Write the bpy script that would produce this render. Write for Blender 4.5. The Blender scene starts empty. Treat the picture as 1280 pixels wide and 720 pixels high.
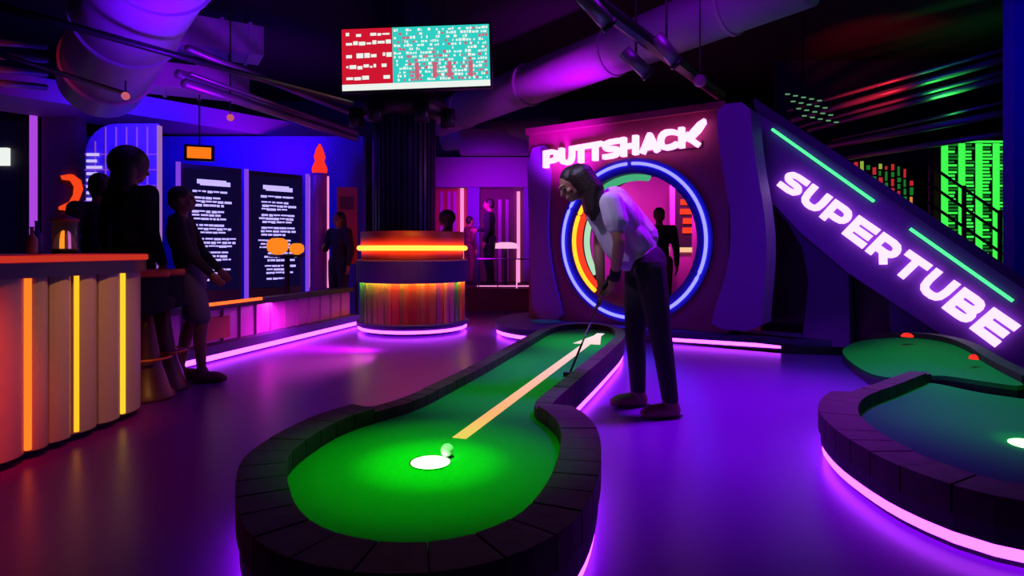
import bpy, bmesh, math, random
from mathutils import Vector, Matrix
random.seed(7)
C = bpy.context.scene.collection
PI = math.pi
# ------------------------------------------------------------------ camera, exposure, world, large lamps
F, CX, HOR, H = 760.0, 640.0, 312.0, 1.1
cd = bpy.data.cameras.new('camera'); cam = bpy.data.objects.new('camera', cd); C.objects.link(cam)
cam.location = (0, 0, H); cam.rotation_euler = (PI/2, 0, 0)
cd.sensor_width = 36; cd.lens = F/1280*36; cd.shift_y = -(360-HOR)/1280; cd.clip_start = .05
sc = bpy.context.scene; sc.camera = cam
sc.view_settings.view_transform = 'Standard'; sc.view_settings.look = 'None'
sc.view_settings.exposure = 0; sc.view_settings.gamma = 1
try: sc.view_settings.use_curve_mapping = False
except Exception: pass
w = bpy.data.worlds.new('club_dark'); sc.world = w; w.use_nodes = True
w.node_tree.nodes['Background'].inputs[0].default_value = (.10, .02, .3, 1)
w.node_tree.nodes['Background'].inputs[1].default_value = .003

def lamp(name, kind, loc, target, color, power, size=.5, spot=40, blend=1.0, sizey=None):
    d = bpy.data.lights.new(name, kind); o = bpy.data.objects.new(name, d); C.objects.link(o)
    d.color = color; d.energy = power; o.location = loc
    if target is not None:
        v = Vector(target)-Vector(loc); o.rotation_euler = v.to_track_quat('-Z', 'Y').to_euler()
    if kind == 'AREA':
        d.size = size
        if sizey: d.shape = 'RECTANGLE'; d.size_y = sizey
    else: d.shadow_soft_size = size
    if kind == 'SPOT': d.spot_size = math.radians(spot); d.spot_blend = blend
    return o
VIO, BLU, MAG = (.33, .0, 1), (.04, .01, 1), (.75, .0, .5)
lamp('violet_wash', 'SPOT', (1.9, 4.4, 4.2), (1.5, 4.1, 0), (.34, .0, 1), 1750, .3, 60)
lamp('violet_back_wash', 'AREA', (1.2, 4.9, 3.9), (1.7, 7.6, 1.3), (.36, .0, 1), 15, .8)
lamp('violet_left_wash', 'SPOT', (-1.6, 3.9, 4.0), (-1.6, 4.1, 0), (.16, .0, 1), 130, .3, 56)
lamp('magenta_wash', 'SPOT', (-.7, 6.2, 4.2), (-.7, 5.9, 0), (.6, .0, .5), 130, .3, 62)
lamp('magenta_bar_wash', 'SPOT', (-1.2, 1.6, 3.6), (-2.1, 2.9, 0), (.8, .0, .42), 60, .2, 42)
lamp('blue_wall_wash', 'AREA', (-4.6, 7.8, 2.9), (-5.4, 11, 2.2), BLU, 70, 1.0)
lamp('violet_wall_wash', 'SPOT', (-.75, 10.3, 2.3), (-.2, 12.6, 1.6), (.5, .0, 1), 300, .3, 100)
lamp('box_duct_uplight', 'SPOT', (-2.6, 5.4, 1.6), (-3.9, 7.2, 3.3), (.30, .0, 1), 300, .2, 42)
lamp('duct_uplight', 'SPOT', (-2.3, 4.5, 1.9), (-3.0, 5.2, 3.3), (.15, .0, 1), 230, .2, 90)
lamp('duct_uplight_far', 'SPOT', (.6, 7.4, 1.9), (.9, 9.0, 3.6), (.6, .0, 1), 420, .2, 80)
lamp('soffit_uplight', 'SPOT', (-3.6, 9.2, 2.3), (-4.1, 10.2, 3.3), (.4, .0, 1), 110, .2, 120)
lamp('green_hole_spot', 'SPOT', (-.55, 2.8, 3.7), (-.34, 2.56, .2), (.0, 1, .01), 460, .05, 25)
lamp('green_cup_spot', 'SPOT', (-.60, 2.85, 3.7), (-.34, 2.57, .2), (.01, 1, .01), 900, .03, 12)
lamp('ball_fill', 'SPOT', (-.9, 1.9, 3.2), (-.285, 2.63, .23), (.7, 1, .6), 200, .02, 2.6)  # added fill that whitens the ball, no fixture of its own
lamp('green_lane_wash', 'SPOT', (.0, 3.7, 4.2), (.0, 3.75, .2), (.0, 1, .15), 330, .2, 22)
lamp('green_lane_wash', 'SPOT', (.3, 4.7, 4.2), (.32, 4.75, .2), (.0, 1, .5), 420, .2, 22)
lamp('green_lane_wash', 'SPOT', (.7, 5.8, 4.2), (.72, 5.85, .2), (.0, 1, .7), 520, .2, 22)
lamp('green_right_wash', 'SPOT', (2.9, 4.6, 3.9), (3.2, 5.0, .2), (.0, .9, 1), 270, .3, 44)
lamp('green_low_fill', 'SPOT', (3.0, 3.0, 3.9), (3.0, 3.3, .2), (.0, 1, .25), 170, .3, 36)  # unseen green lamp, put in to lift the dark lower turf
lamp('support_fill', 'SPOT', (2.6, 4.6, 3.9), (3.4, 6.8, .9), (.22, .0, 1), 85, .2, 40)  # invented violet lamp, brightens the dark ramp supports
lamp('shorts_fill', 'SPOT', (-1.3, 3.6, 2.8), (-2.65, 5.2, .6), (1, .3, .35), 40, .1, 16)  # small extra lamp, lifts the shorts and legs out of black
lamp('blue_pillar_wash', 'AREA', (4.6, 5.4, 3.6), (5.9, 7.1, 2.4), (.02, .0, 1), 14, .4)
lamp('red_ceiling_spot', 'SPOT', (4.7, 8.2, 2.7), (5.2, 8.9, 3.6), (1, .02, .03), 160, .1, 60)
lamp('green_ceiling_spot', 'SPOT', (5.9, 8.2, 2.9), (6.3, 8.6, 4.0), (.05, 1, .1), 45, .1, 80)
lamp('shirt_spot', 'SPOT', (-.9, 3.2, 3.1), (.7, 4.1, 1.4), (.62, .46, 1), 210, .1, 20)
lamp('warm_bar_fill', 'SPOT', (-.6, 2.6, 2.6), (-2.5, 3.65, .55), (1, .42, .08), 240, .1, 26)  # added, stands in for the tubes' orange spill on the slats
lamp('red_bar_fill', 'SPOT', (-1.2, 1.6, 2.4), (-2.6, 2.8, .5), (1, .08, .02), 620, .1, 21)  # added, reddens the slats nearest the viewer
lamp('drum_fill', 'SPOT', (-.7, 4.8, 3.2), (-1.36, 7.7, .95), (1, .33, .03), 260, .1, 15)  # unseen front lamp, added to brighten the orange bands and stripes

# ------------------------------------------------------------------ materials
def mat(name, col, rough=.6, metal=0.0, vary=.15, scale=8.0, bump=0.0, spec=.5, coat=0.0, trans=0.0, alpha=1.0):
    m = bpy.data.materials.new(name); m.use_nodes = True; nt = m.node_tree; b = nt.nodes['Principled BSDF']
    b.inputs['Roughness'].default_value = rough; b.inputs['Metallic'].default_value = metal
    b.inputs['Specular IOR Level'].default_value = spec; b.inputs['Coat Weight'].default_value = coat
    b.inputs['Transmission Weight'].default_value = trans; b.inputs['Alpha'].default_value = alpha
    tc = nt.nodes.new('ShaderNodeTexCoord'); nz = nt.nodes.new('ShaderNodeTexNoise'); nz.inputs['Scale'].default_value = scale
    nz.inputs['Detail'].default_value = 4
    nt.links.new(tc.outputs['Object'], nz.inputs['Vector'])
    mx = nt.nodes.new('ShaderNodeMix'); mx.data_type = 'RGBA'
    c = col
    mx.inputs[6].default_value = (c[0]*(1-vary), c[1]*(1-vary), c[2]*(1-vary), 1)
    mx.inputs[7].default_value = (min(1, c[0]*(1+vary)), min(1, c[1]*(1+vary)), min(1, c[2]*(1+vary)), 1)
    nt.links.new(nz.outputs[0], mx.inputs[0]); nt.links.new(mx.outputs[2], b.inputs['Base Color'])
    if bump:
        bp = nt.nodes.new('ShaderNodeBump'); bp.inputs['Strength'].default_value = bump; bp.inputs['Distance'].default_value = .01
        nt.links.new(nz.outputs[0], bp.inputs['Height']); nt.links.new(bp.outputs[0], b.inputs['Normal'])
    return m
def emi(name, col, s=1.0):
    m = bpy.data.materials.new(name); m.use_nodes = True; nt = m.node_tree; nt.nodes.clear()
    e = nt.nodes.new('ShaderNodeEmission'); o = nt.nodes.new('ShaderNodeOutputMaterial')
    e.inputs[0].default_value = (*col, 1); e.inputs[1].default_value = s; nt.links.new(e.outputs[0], o.inputs[0]); return m
M = dict(
    floor=mat('polished_floor', (.15, .008, .27), .30, 0, .15, 1.3, .02, .16, .0),
    ceiling=mat('black_ceiling', (.008, .006, .012), .9), wall=mat('violet_wall', (.32, .12, .42), .7, 0, .1, 2),
    wallblue=mat('blue_wall', (.04, .03, .6), .6), brown=mat('brown_panel', (.16, .06, .07), .6), dark=mat('dark_paint', (.03, .025, .04), .5),
    black=mat('black_metal', (.012, .012, .015), .4), plum=mat('plum_paint', (.19, .016, .075), .6, 0, .06, 3), purple=mat('purple_paint', (.22, .045, .50), .6, 0, .05, 3),
    indigo=mat('indigo_paint', (.06, .02, .18), .6, 0, .08, 3), navy=mat('navy_ribs', (.03, .03, .08), .35, .3),
    turf=mat('green_turf', (.012, .30, .045), .9, 0, .22, 260, .5, .1), rim=mat('dark_rim_boards', (.055, .032, .034), .6, 0, .6, 14, .4, .3),
    skirt=mat('rim_skirt', (.03, .025, .035), .6), galv=mat('duct_metal', (.40, .38, .46), .5, .0, .1, 3), pipe=mat('pipe_metal', (.25, .25, .28), .35, .5),
    led=emi('violet_led', (4.2, .34, 9.5), 1.0), ledneon=emi('blue_white_neon', (.42, .40, 12.0), 1.0), sign=emi('pink_white_letters', (3.6, .9, 2.6), 1.0),
    signw=emi('white_letters', (1.6, .85, 2.0), 1.0), greenled=emi('green_led', (.12, 1.8, .42), 1.0), white=emi('lit_cup', (2.5, 6, 2.2), 1.0),
    oneon=emi('orange_neon', (4.5, .75, .08), 1), rglow=emi('red_glow', (1.2, .05, .02), 1), yneon=emi('yellow_neon', (2.6, .8, .03), 1), gglow=emi('pale_green_glow', (.06, .42, .2), 1),
    pale=emi('pale_glow', (.45, .75, .5), 1), menu=emi('menu_text', (.62, .5, 1.3), 1), menubg=emi('menu_screen', (.004, .002, .03), 1),
    sred=emi('screen_red', (.62, .008, .03), 1.0), scyan=emi('screen_cyan', (.03, .62, .55), 1.0), swhite=emi('screen_white', (.85, .9, .85), 1.0), spink=emi('screen_pink', (.6, .12, .2), 1.0),
    gbar=emi('green_pixels', (.05, 1.0, .08), 1), gdim=emi('dim_green_pixels', (.01, .16, .02), 1), obar=emi('amber_pixels', (.7, .24, .03), 1), rbar=emi('red_pixels', (.5, .02, .03), 1), ybar=emi('lime_pixels', (.28, .4, .04), 1),
    violetpost=emi('violet_tube', (.22, .05, .75), 1), pinkpost=emi('pink_tube', (1.1, .3, .75), 1), orangeled=emi('orange_strip', (2.2, .22, .04), 1), exitsign=emi('orange_sign', (1.1, .2, .01), 1),
    bowl=emi('glowing_orange_bowl', (1.0, .24, .015), 1), redlamp=emi('red_lamp', (1.1, .03, .02), 1),
    magpanel=mat('magenta_acrylic', (.55, .12, .5), .3, 0, .1, 4), redfab=mat('maroon_carpet', (.16, .02, .05), .95), poster=mat('red_poster', (.5, .07, .04), .6),
    barred=mat('red_bar_edge', (.55, .03, .03), .4), slat=mat('beige_slat', (.34, .24, .17), .5, 0, .05, 3), acr=mat('clear_acrylic', (.7, .6, .9), .08, 0, 0, 3, 0, .5, 0, .85),
    skin=mat('skin', (.42, .20, .13), .55, 0, .06), tan=mat('brown_skin', (.25, .11, .07), .55, 0, .06), hair=mat('dark_hair', (.018, .009, .007), .5, 0, .3, 60, .4), shirt=mat('white_shirt', (.62, .60, .66), .85, 0, .05, 30, .15),
    navyfab=mat('dark_trousers', (.006, .006, .012), .85, 0, .2, 40, .2), blackfab=mat('black_cloth', (.012, .01, .016), .9, 0, .2, 30, .2), greyfab=mat('grey_shorts', (.11, .11, .15), .9, 0, .2, 30), brownshoe=mat('brown_shoe', (.13, .05, .045), .55),
    sole=mat('dark_sole', (.02, .015, .015), .7), steel=mat('steel', (.6, .6, .62), .25, 1, .03), ball=mat('white_ball', (.85, .85, .85), .3, 0, .02), eye=mat('eye', (.10, .09, .09), .5, 0, 0), orangepad=mat('orange_vinyl', (.75, .13, .02), .4), redpad=mat('dark_red_vinyl', (.10, .015, .012), .4), maroonfab=mat('maroon_cloth', (.18, .02, .05), .85),
)
for i, c in enumerate([(.05, .45, .08), (.25, .38, .04), (.5, .33, .04), (.8, .26, .03), (.8, .14, .03), (.8, .34, .06), (.5, .12, .2)]): M['st%d' % i] = mat('drum_stripe', c, .45, 0, .06, 3)
def led_line_mat():
    m = bpy.data.materials.new('lane_light_line'); m.use_nodes = True; nt = m.node_tree; nt.nodes.clear()
    e = nt.nodes.new('ShaderNodeEmission'); o = nt.nodes.new('ShaderNodeOutputMaterial'); tc = nt.nodes.new('ShaderNodeTexCoord'); sp = nt.nodes.new('ShaderNodeSeparateXYZ'); r = nt.nodes.new('ShaderNodeValToRGB')
    nt.links.new(tc.outputs['Generated'], sp.inputs[0]); nt.links.new(sp.outputs[1], r.inputs[0]); nt.links.new(r.outputs[0], e.inputs[0]); nt.links.new(e.outputs[0], o.inputs[0])
    r.color_ramp.elements[0].color = (.75, .62, .10, 1); r.color_ramp.elements[1].color = (.95, .75, .78, 1)
    a = r.color_ramp.elements.new(.12); a.color = (.9, .42, .16, 1); a = r.color_ramp.elements.new(.4); a.color = (.95, .48, .42, 1)
    e.inputs[1].default_value = 1.1; return m
M['line'] = led_line_mat()

# ------------------------------------------------------------------ builders
def at(px, py, Y): return Vector(((px-CX)/F*Y, Y, H-(py-HOR)/F*Y))
def ground(px, py, z=0.0):
    Y = F*(H-z)/(py-HOR); return Vector(((px-CX)/F*Y, Y, z))
class Plane:                     # a vertical plane; s runs along u, d runs out of it towards the viewer's side
    def __init__(s, O, ang=None, B=None):
        s.O = Vector((O[0], O[1])); 
        s.u = (Vector((B[0], B[1]))-s.O).normalized() if B is not None else Vector((math.cos(ang), math.sin(ang)))
        s.n = Vector((s.u.y, -s.u.x))
    def pt(s, a, z, d=0.0):
        p = s.O+s.u*a+s.n*d; return Vector((p.x, p.y, z))
    def px(s, px, py):
        k = (px-CX)/F; a = (k*s.O.y-s.O.x)/(s.u.x-k*s.u.y); Y = s.O.y+s.u.y*a
        return (a, H-(py-HOR)/F*Y)
WL = {}
class MB:
    def __init__(s): s.b = bmesh.new(); s.mi = 0
    def face(s, vs):
        f = s.b.faces.new(vs); f.material_index = s.mi; return f
    def hexa(s, p):              # 8 points, bottom ring then top ring
        v = [s.b.verts.new(q) for q in p]
        for f in ((0, 3, 2, 1), (4, 5, 6, 7), (0, 1, 5, 4), (1, 2, 6, 5), (2, 3, 7, 6), (3, 0, 4, 7)): s.face([v[i] for i in f])
        return s
    def box(s, a, b):
        x0, y0, z0 = a; x1, y1, z1 = b
        return s.hexa([(x0, y0, z0), (x1, y0, z0), (x1, y1, z0), (x0, y1, z0), (x0, y0, z1), (x1, y0, z1), (x1, y1, z1), (x0, y1, z1)])
    def pbox(s, P, a0, a1, z0, z1, d0, d1):
        return s.hexa([P.pt(a0, z0, d1), P.pt(a1, z0, d1), P.pt(a1, z0, d0), P.pt(a0, z0, d0), P.pt(a0, z1, d1), P.pt(a1, z1, d1), P.pt(a1, z1, d0), P.pt(a0, z1, d0)])
    def loopprism(s, A, B):      # two matching loops
        va = [s.b.verts.new(p) for p in A]; vb = [s.b.verts.new(p) for p in B]; n = len(A)
        s.face(va[::-1]); s.face(vb)
        for i in range(n): s.face([va[i], va[(i+1) % n], vb[(i+1) % n], vb[i]])
        return s
    def pprism(s, P, pts, d0, d1): return s.loopprism([P.pt(a, z, d0) for a, z in pts], [P.pt(a, z, d1) for a, z in pts])
    def prism(s, pts, z0, z1): return s.loopprism([(x, y, z0) for x, y in pts], [(x, y, z1) for x, y in pts])
    def tube(s, pts, r, n=10, closed=False, r2=None):
        pts = [Vector(p) for p in pts]; rings = []; m = len(pts)
        for i, p in enumerate(pts):
            a = pts[i-1] if (i or closed) else p; c = pts[(i+1) % m] if (i < m-1 or closed) else p
            t = (c-a).normalized(); up = Vector((0, 0, 1)) if abs(t.z) < .9 else Vector((1, 0, 0))
            x = t.cross(up).normalized(); y = x.cross(t); rr = r if r2 is None else r+(r2-r)*i/(m-1)
            rings.append([s.b.verts.new(p+(x*math.cos(2*PI*k/n)+y*math.sin(2*PI*k/n))*rr) for k in range(n)])
        for i in range(m if closed else m-1):
            A, B = rings[i], rings[(i+1) % m]
            for k in range(n): s.face([A[k], A[(k+1) % n], B[(k+1) % n], B[k]])
        if not closed: s.face(rings[0][::-1]); s.face(rings[-1])
        return s
    def lathe(s, c, prof, n=40, cap=True):  # prof: list of (r,z)
        rings = []
        for r, z in prof: rings.append([s.b.verts.new((c[0]+r*math.cos(2*PI*k/n), c[1]+r*math.sin(2*PI*k/n), c[2]+z)) for k in range(n)])
        for A, B in zip(rings, rings[1:]):
            for k in range(n): s.face([A[k], A[(k+1) % n], B[(k+1) % n], B[k]])
        if cap: s.face(rings[0][::-1]); s.face(rings[-1])
        return s
    def ball(s, c, r, n=12, rot=None):
        r = (r, r, r) if not hasattr(r, '__len__') else r
        m = Matrix.Translation(Vector(c)) @ (rot.to_4x4() if rot else Matrix.Identity(4)) @ Matrix.Diagonal((*r, 1))
        bmesh.ops.create_uvsphere(s.b, u_segments=n, v_segments=max(6, n*2//3), radius=1, matrix=m); return s
    def cap(s, a, b, ra, rb=None, n=12):
        a, b = Vector(a), Vector(b); rb = ra if rb is None else rb; s.ball(a, ra, n); s.ball(b, rb, n)
        if (b-a).length > 1e-5: s.tube([a, b], ra, n, r2=rb)
        return s
    def chain(s, pts, rs, n=12):
        for i in range(len(pts)-1): s.cap(pts[i], pts[i+1], rs[i], rs[i+1], n)
        return s
    def build(s, name, m, parent=None, smooth=False, bevel=0, voxel=0, fix=True):
        if not len(s.b.verts): return None
        bmesh.ops.recalc_face_normals(s.b, faces=s.b.faces)
        vs = s.b.verts; xs = [v.co.x for v in vs]; ys = [v.co.y for v in vs]; zs = [v.co.z for v in vs]
        c = Vector(((min(xs)+max(xs))/2, (min(ys)+max(ys))/2, min(zs)))
        for v in vs: v.co -= c
        me = bpy.data.meshes.new(name); s.b.to_mesh(me); s.b.free()
        for k in (m if isinstance(m, (list, tuple)) else [m]): me.materials.append(k)
        o = bpy.data.objects.new(name, me); C.objects.link(o)
        if smooth:
            for p in me.polygons: p.use_smooth = True
        o.location = c - (WL[parent.name] if parent else Vector((0, 0, 0))); WL[o.name] = c
        if parent: o.parent = parent
        if bevel:
            b = o.modifiers.new('bevel', 'BEVEL'); b.width = bevel; b.segments = 2; b.limit_method = 'ANGLE'
        if voxel:
            r = o.modifiers.new('remesh', 'REMESH'); r.mode = 'VOXEL'; r.voxel_size = voxel; r.use_smooth_shade = True
            q = o.modifiers.new('smooth', 'SMOOTH'); q.factor = .5; q.iterations = 3
        return o
def tag(o, label, cat, group=None):
    o['label'] = label; o['category'] = cat
    if group: o['group'] = group
    return o
def struct(o): o['kind'] = 'structure'; return o
def thing(name, label, cat, loc, group=None):
    o = bpy.data.objects.new(name, None); C.objects.link(o); o.location = loc; WL[o.name] = Vector(loc); o.empty_display_size = .1
    return tag(o, label, cat, group)
def dup(root, loc, label=None, rz=None):
    r = root.copy(); C.objects.link(r); r.location = loc
    if label: r['label'] = label
    if rz is not None: r.rotation_euler = (0, 0, rz)
    for ch in list(root.children):
        c = ch.copy(); C.objects.link(c); c.parent = r
        for g in ch.children:
            d = g.copy(); C.objects.link(d); d.parent = c
    return r
def ribbon(path, wd):           # mitred outline points left/right for a 2D path
    L, R = [], []; n = len(path)
    for i, p in enumerate(path):
        p = Vector(p); d1 = (p-Vector(path[i-1])).normalized() if i else None; d2 = (Vector(path[i+1])-p).normalized() if i < n-1 else None
        a = d1 or d2; b = d2 or d1; t = (a+b).normalized(); nn = Vector((-t.y, t.x)); k = wd/2/max(.4, nn.dot(Vector((-a.y, a.x))))
        L.append(p+nn*k); R.append(p-nn*k)
    return L, R
def smoothpts(pts, it=2, closed=True):
    pts = [Vector(p) for p in pts]
    for _ in range(it):
        q = []; n = len(pts)
        for i in range(n if closed else n-1):
            a, b = pts[i], pts[(i+1) % n]; q += [a*.75+b*.25, a*.25+b*.75]
        if not closed: q = [pts[0]]+q+[pts[-1]]
        pts = q
    return pts
def offset(pts, d):             # closed 2D loop, outward for counter-clockwise
    out = []; n = len(pts); D_ = d if hasattr(d, '__len__') else [d]*n
    for i, p in enumerate(pts):
        a = (p-pts[i-1]).normalized(); b = (pts[(i+1) % n]-p).normalized(); t = (a+b).normalized()
        nn = Vector((t.y, -t.x)); k = D_[i]/max(.5, nn.dot(Vector((a.y, -a.x)))); out.append(p+nn*k)
    return out
def ccw(pts):
    return pts if sum(pts[i-1].x*pts[i].y-pts[i].x*pts[i-1].y for i in range(len(pts))) > 0 else pts[::-1]
def resample(pts, step, closed=True):
    q = pts+[pts[0]] if closed else pts; d = [0]
    for a, b in zip(q, q[1:]): d.append(d[-1]+(b-a).length)
    n = max(2, round(d[-1]/step)); out = []; j = 0
    for i in range(n if closed else n+1):
        t = d[-1]*i/n
        while j < len(d)-2 and d[j+1] < t: j += 1
        k = (t-d[j])/max(1e-9, d[j+1]-d[j]); out.append(q[j].lerp(q[j+1], k))
    return out

# ------------------------------------------------------------------ structure
struct(MB().box((-8, -.8, -.1), (9, 14, 0)).build('floor', M['floor']))
struct(MB().box((-8, -.8, 4.4), (9, 14, 4.5)).build('ceiling', M['ceiling']))
struct(MB().box((-8, 13.5, 0), (9, 13.7, 4.4)).build('wall_back', M['dark']))
struct(MB().box((-8.1, -.8, 0), (-8, 14, 4.4)).build('wall_left', M['dark']))
struct(MB().box((9, -.8, 0), (9.1, 14, 4.4)).build('wall_right', M['dark']))
struct(MB().box((-8, -.9, 0), (9, -.8, 4.4)).build('wall_rear', M['dark']))

# ------------------------------------------------------------------ main putting hole
def hole_course(name, label, pts, turfz, rimf, root_at, ledz=(.03, .06), mask=lambda p: True):
    """rimf(point) gives rim width and rim top height; mask(point) says where there is a rim"""
    pts = ccw(smoothpts(pts, 2)); pts = resample(pts, .07); inner = pts; n = len(inner)
    W = [rimf(p)[0] for p in inner]; Z = [rimf(p)[1] for p in inner]; ok = [mask(p) for p in inner]
    off = lambda d: offset(inner, [w+d for w in W])
    outer = off(0); r = thing(name, label, 'mini golf hole', root_at)
    t = MB(); t.prism([(p.x, p.y) for p in offset(inner, .01)], turfz-.06, turfz); turf = t.build('turf', M['turf'], r)
    rim = MB()
    for i in range(0, n, 2):     # boards, two steps each with a fine gap
        j, k = (i+1) % n, (i+2) % n if i+2 <= n else 0
        if not (ok[i] and ok[k]): continue
        I = [inner[i].lerp(inner[j], .03), inner[j], inner[j].lerp(inner[k], .97)]; O = [outer[i].lerp(outer[j], .03), outer[j], outer[j].lerp(outer[k], .97)]
        rim.prism([(p.x, p.y) for p in O+I[::-1]], turfz-.03, Z[i]-random.random()*.003)
    rim.build('rim', M['rim'], r, bevel=.003)
    def band(A, B, z0, zf, nm, m):
        mb = MB()
        for i in range(n):
            j = (i+1) % n
            if not (ok[i] and ok[j]): continue
            mb.hexa([(B[i].x, B[i].y, z0), (B[j].x, B[j].y, z0), (A[j].x, A[j].y, z0), (A[i].x, A[i].y, z0), (B[i].x, B[i].y, zf(i)), (B[j].x, B[j].y, zf(j)), (A[j].x, A[j].y, zf(j)), (A[i].x, A[i].y, zf(i))])
        bmesh.ops.remove_doubles(mb.b, verts=mb.b.verts, dist=1e-4); mb.build(nm, m, r)
    band(offset(inner, .012), off(-.012), .075, lambda i: Z[i]-.02, 'skirt', M['skirt'])
    band(offset(inner, .014), off(-.05), 0, lambda i: .08, 'base', M['black'])
    band(off(-.045), off(-.02), ledz[0], lambda i: ledz[1], 'light_strip', M['led'])
    return r
g2 = lambda x, y, z: ground(x, y, z).to_2d()
TZ, RZ = .20, .28
near = [(358, 611), (370, 635), (398, 657), (445, 673), (507, 678), (563, 674), (611, 661), (658, 638), (691, 607)]
rest = [(703, 572), (698, 547), (680, 530), (664, 521), (676, 508), (705, 484), (740, 455), (772, 426), (764, 415), (742, 411), (712, 411), (690, 416), (668, 430), (611, 465), (560, 493), (521, 514), (469, 529), (422, 545), (374, 578), (357, 597)]
# near side of the bowl is seen over the top edge of its rim, the rest down to the turf
pts = [g2(x, y, RZ if y > 625 else TZ+.04) for x, y in near]+[g2(x, y, TZ) for x, y in rest]
hole = hole_course('golf_hole', 'long green mini golf hole with round near bowl, boarded dark rim and violet under-glow', pts, TZ, lambda p: (.17, RZ) if p.y < 3.2 else (.10, .262), (.0, 4, 0))
# light line inlaid in the lane
ln = MB(); a = g2(574, 548, TZ); b = g2(751, 417, TZ); d = (b-a).normalized(); nn = Vector((-d.y, d.x)); Lg = (b-a).length
def strip(mb, t0, t1, w0, w1, z0, z1):
    p0, p1 = a+d*t0, a+d*t1
    q = [p0-nn*w0, p1-nn*w1, p1+nn*w1, p0+nn*w0]; mb.prism([(p.x, p.y) for p in q], z0, z1)
strip(ln, 0, Lg, .035, .04, TZ-.01, TZ+.003)
t0 = Lg*.80; strip(ln, t0, t0+.62, .13, .03, TZ-.01, TZ+.0035)
ln.build('light_line', M['line'], hole)
c = ground(538, 579, TZ); MB().lathe((c.x, c.y, TZ-.02), [(.082, 0), (.082, .022), (.075, .024)], 40).build('lit_cup', M['white'], hole)
MB().lathe((c.x, c.y, TZ-.02), [(.082, 0), (.088, 0), (.088, .025), (.082, .025), (.082, 0)], 40, cap=False).build('cup_ring', M['steel'], hole)
c = ground(559, 571, TZ)
bm_ = MB(); bm_.ball((c.x, c.y, TZ+.0285), .028, 32)
tag(bm_.build('golf_ball', M['ball'], smooth=True), 'white golf ball on green turf between lit cup and light line', 'golf ball')

# ------------------------------------------------------------------ right hole: lower tier and upper tier
low = [(1070, 520), (1085, 537), (1112, 556), (1178, 590), (1280, 620)]
P_ = [g2(x, y, .22) for x, y in low] + [Vector((3.1, 1.75)), Vector((4.3, 1.9)), Vector((4.3, 3.0)), Vector((3.7, 3.4)), Vector((3.2, 3.76)), Vector((3.02, 3.95))]+[g2(1165, 478, .17), g2(1158, 480, .17), g2(1120, 497, .17), g2(1078, 512, .17)]
rh = hole_course('golf_hole', 'dark green mini golf hole at right edge with thick rim and bright pink under-glow', P_, .17, lambda p: (.10, .25) if p.y > 3.55 else (.19, .25), (3.2, 3, 0), (.03, .075), lambda p: not (p.x > 2.93 and p.y > 2.4))
c = ground(1282, 556, .17); MB().lathe((c.x+.03, c.y, .15), [(.09, 0), (.09, .023), (.08, .025)], 32).build('lit_cup', M['white'], rh)
lamp('right_cup_spot', 'SPOT', (c.x+.5, c.y-.2, 3.2), (c.x+.10, c.y, .17), (.0, 1, .03), 200, .03, 9)
UZ = .24
up = [(1050, 441, .08), (1058, 432, .09), (1076, 425, .14), (1110, 422, .20), (1145, 422, UZ), (1180, 427, UZ), (1207, 437, UZ), (1226, 451, UZ)]
P_ = [ground(*q) for q in up]+[Vector((3.42, 4.25, UZ)), Vector((3.27, 3.86, UZ)), Vector((3.18, 3.82, UZ)), Vector((3.06, 4.0, UZ)), Vector((3.0, 4.3, .22)), Vector((2.80, 4.50, .14)), ground(1078, 464, .08)]
P_ = ccw(resample(smoothpts(P_, 2), .07)); t = thing('golf_hole', 'raised teal green mini golf tier below the white diagonal letters', 'mini golf hole', (3.2, 5.2, 0)); n = len(P_)
mb = MB(); tv = [mb.b.verts.new(p) for p in P_]; bv = [mb.b.verts.new((p.x, p.y, p.z-.03)) for p in P_]; cv = mb.b.verts.new((3.35, 5.1, .20))
for i in range(n): j = (i+1) % n; mb.face([tv[i], tv[j], cv]); mb.face([tv[i], bv[i], bv[j], tv[j]])
mb.build('turf', M['turf'], t)
mb = MB(); mb.loopprism([(p.x, p.y, 0) for p in P_], [(p.x, p.y, p.z-.03) for p in P_]); mb.build('base', M['black'], t)
rm = MB(); p2 = [p.to_2d() for p in P_]; o_ = offset(p2, .10)
for i in range(n):               # the rim runs round the back and right only
    j = (i+1) % n
    if (P_[i].y > 5.3 and P_[i].x > 3.75) or P_[i].x > 3.27:
        if P_[i].y > 6.35 or P_[i].z < .13: continue
        zz = lambda q: q.z+.05
        rm.hexa([(o_[i].x, o_[i].y, 0), (o_[j].x, o_[j].y, 0), (p2[j].x, p2[j].y, 0), (p2[i].x, p2[i].y, 0), (o_[i].x, o_[i].y, zz(P_[i])), (o_[j].x, o_[j].y, zz(P_[j])), (p2[j].x, p2[j].y, zz(P_[j])), (p2[i].x, p2[i].y, zz(P_[i]))])
bmesh.ops.remove_doubles(rm.b, verts=rm.b.verts, dist=1e-4)
rm.build('rim', M['rim'], t)
for x, y, lb in ((1134, 419, 'small red marker light on far rim of teal tier, nearer the middle'), (1217, 447, 'small red marker light on right rim of teal tier')):
    c = ground(x, y+2, UZ+.05); k = 1 if x < 1200 else .6; m_ = MB().lathe((c.x, c.y, UZ+.051), [(.05*k, 0), (.05*k, .012), (.03*k, .03), (.006, .035)], 20); tag(m_.build('marker_light', M['redlamp'], smooth=True), lb, 'light', 'red marker lights on the rim')

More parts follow.
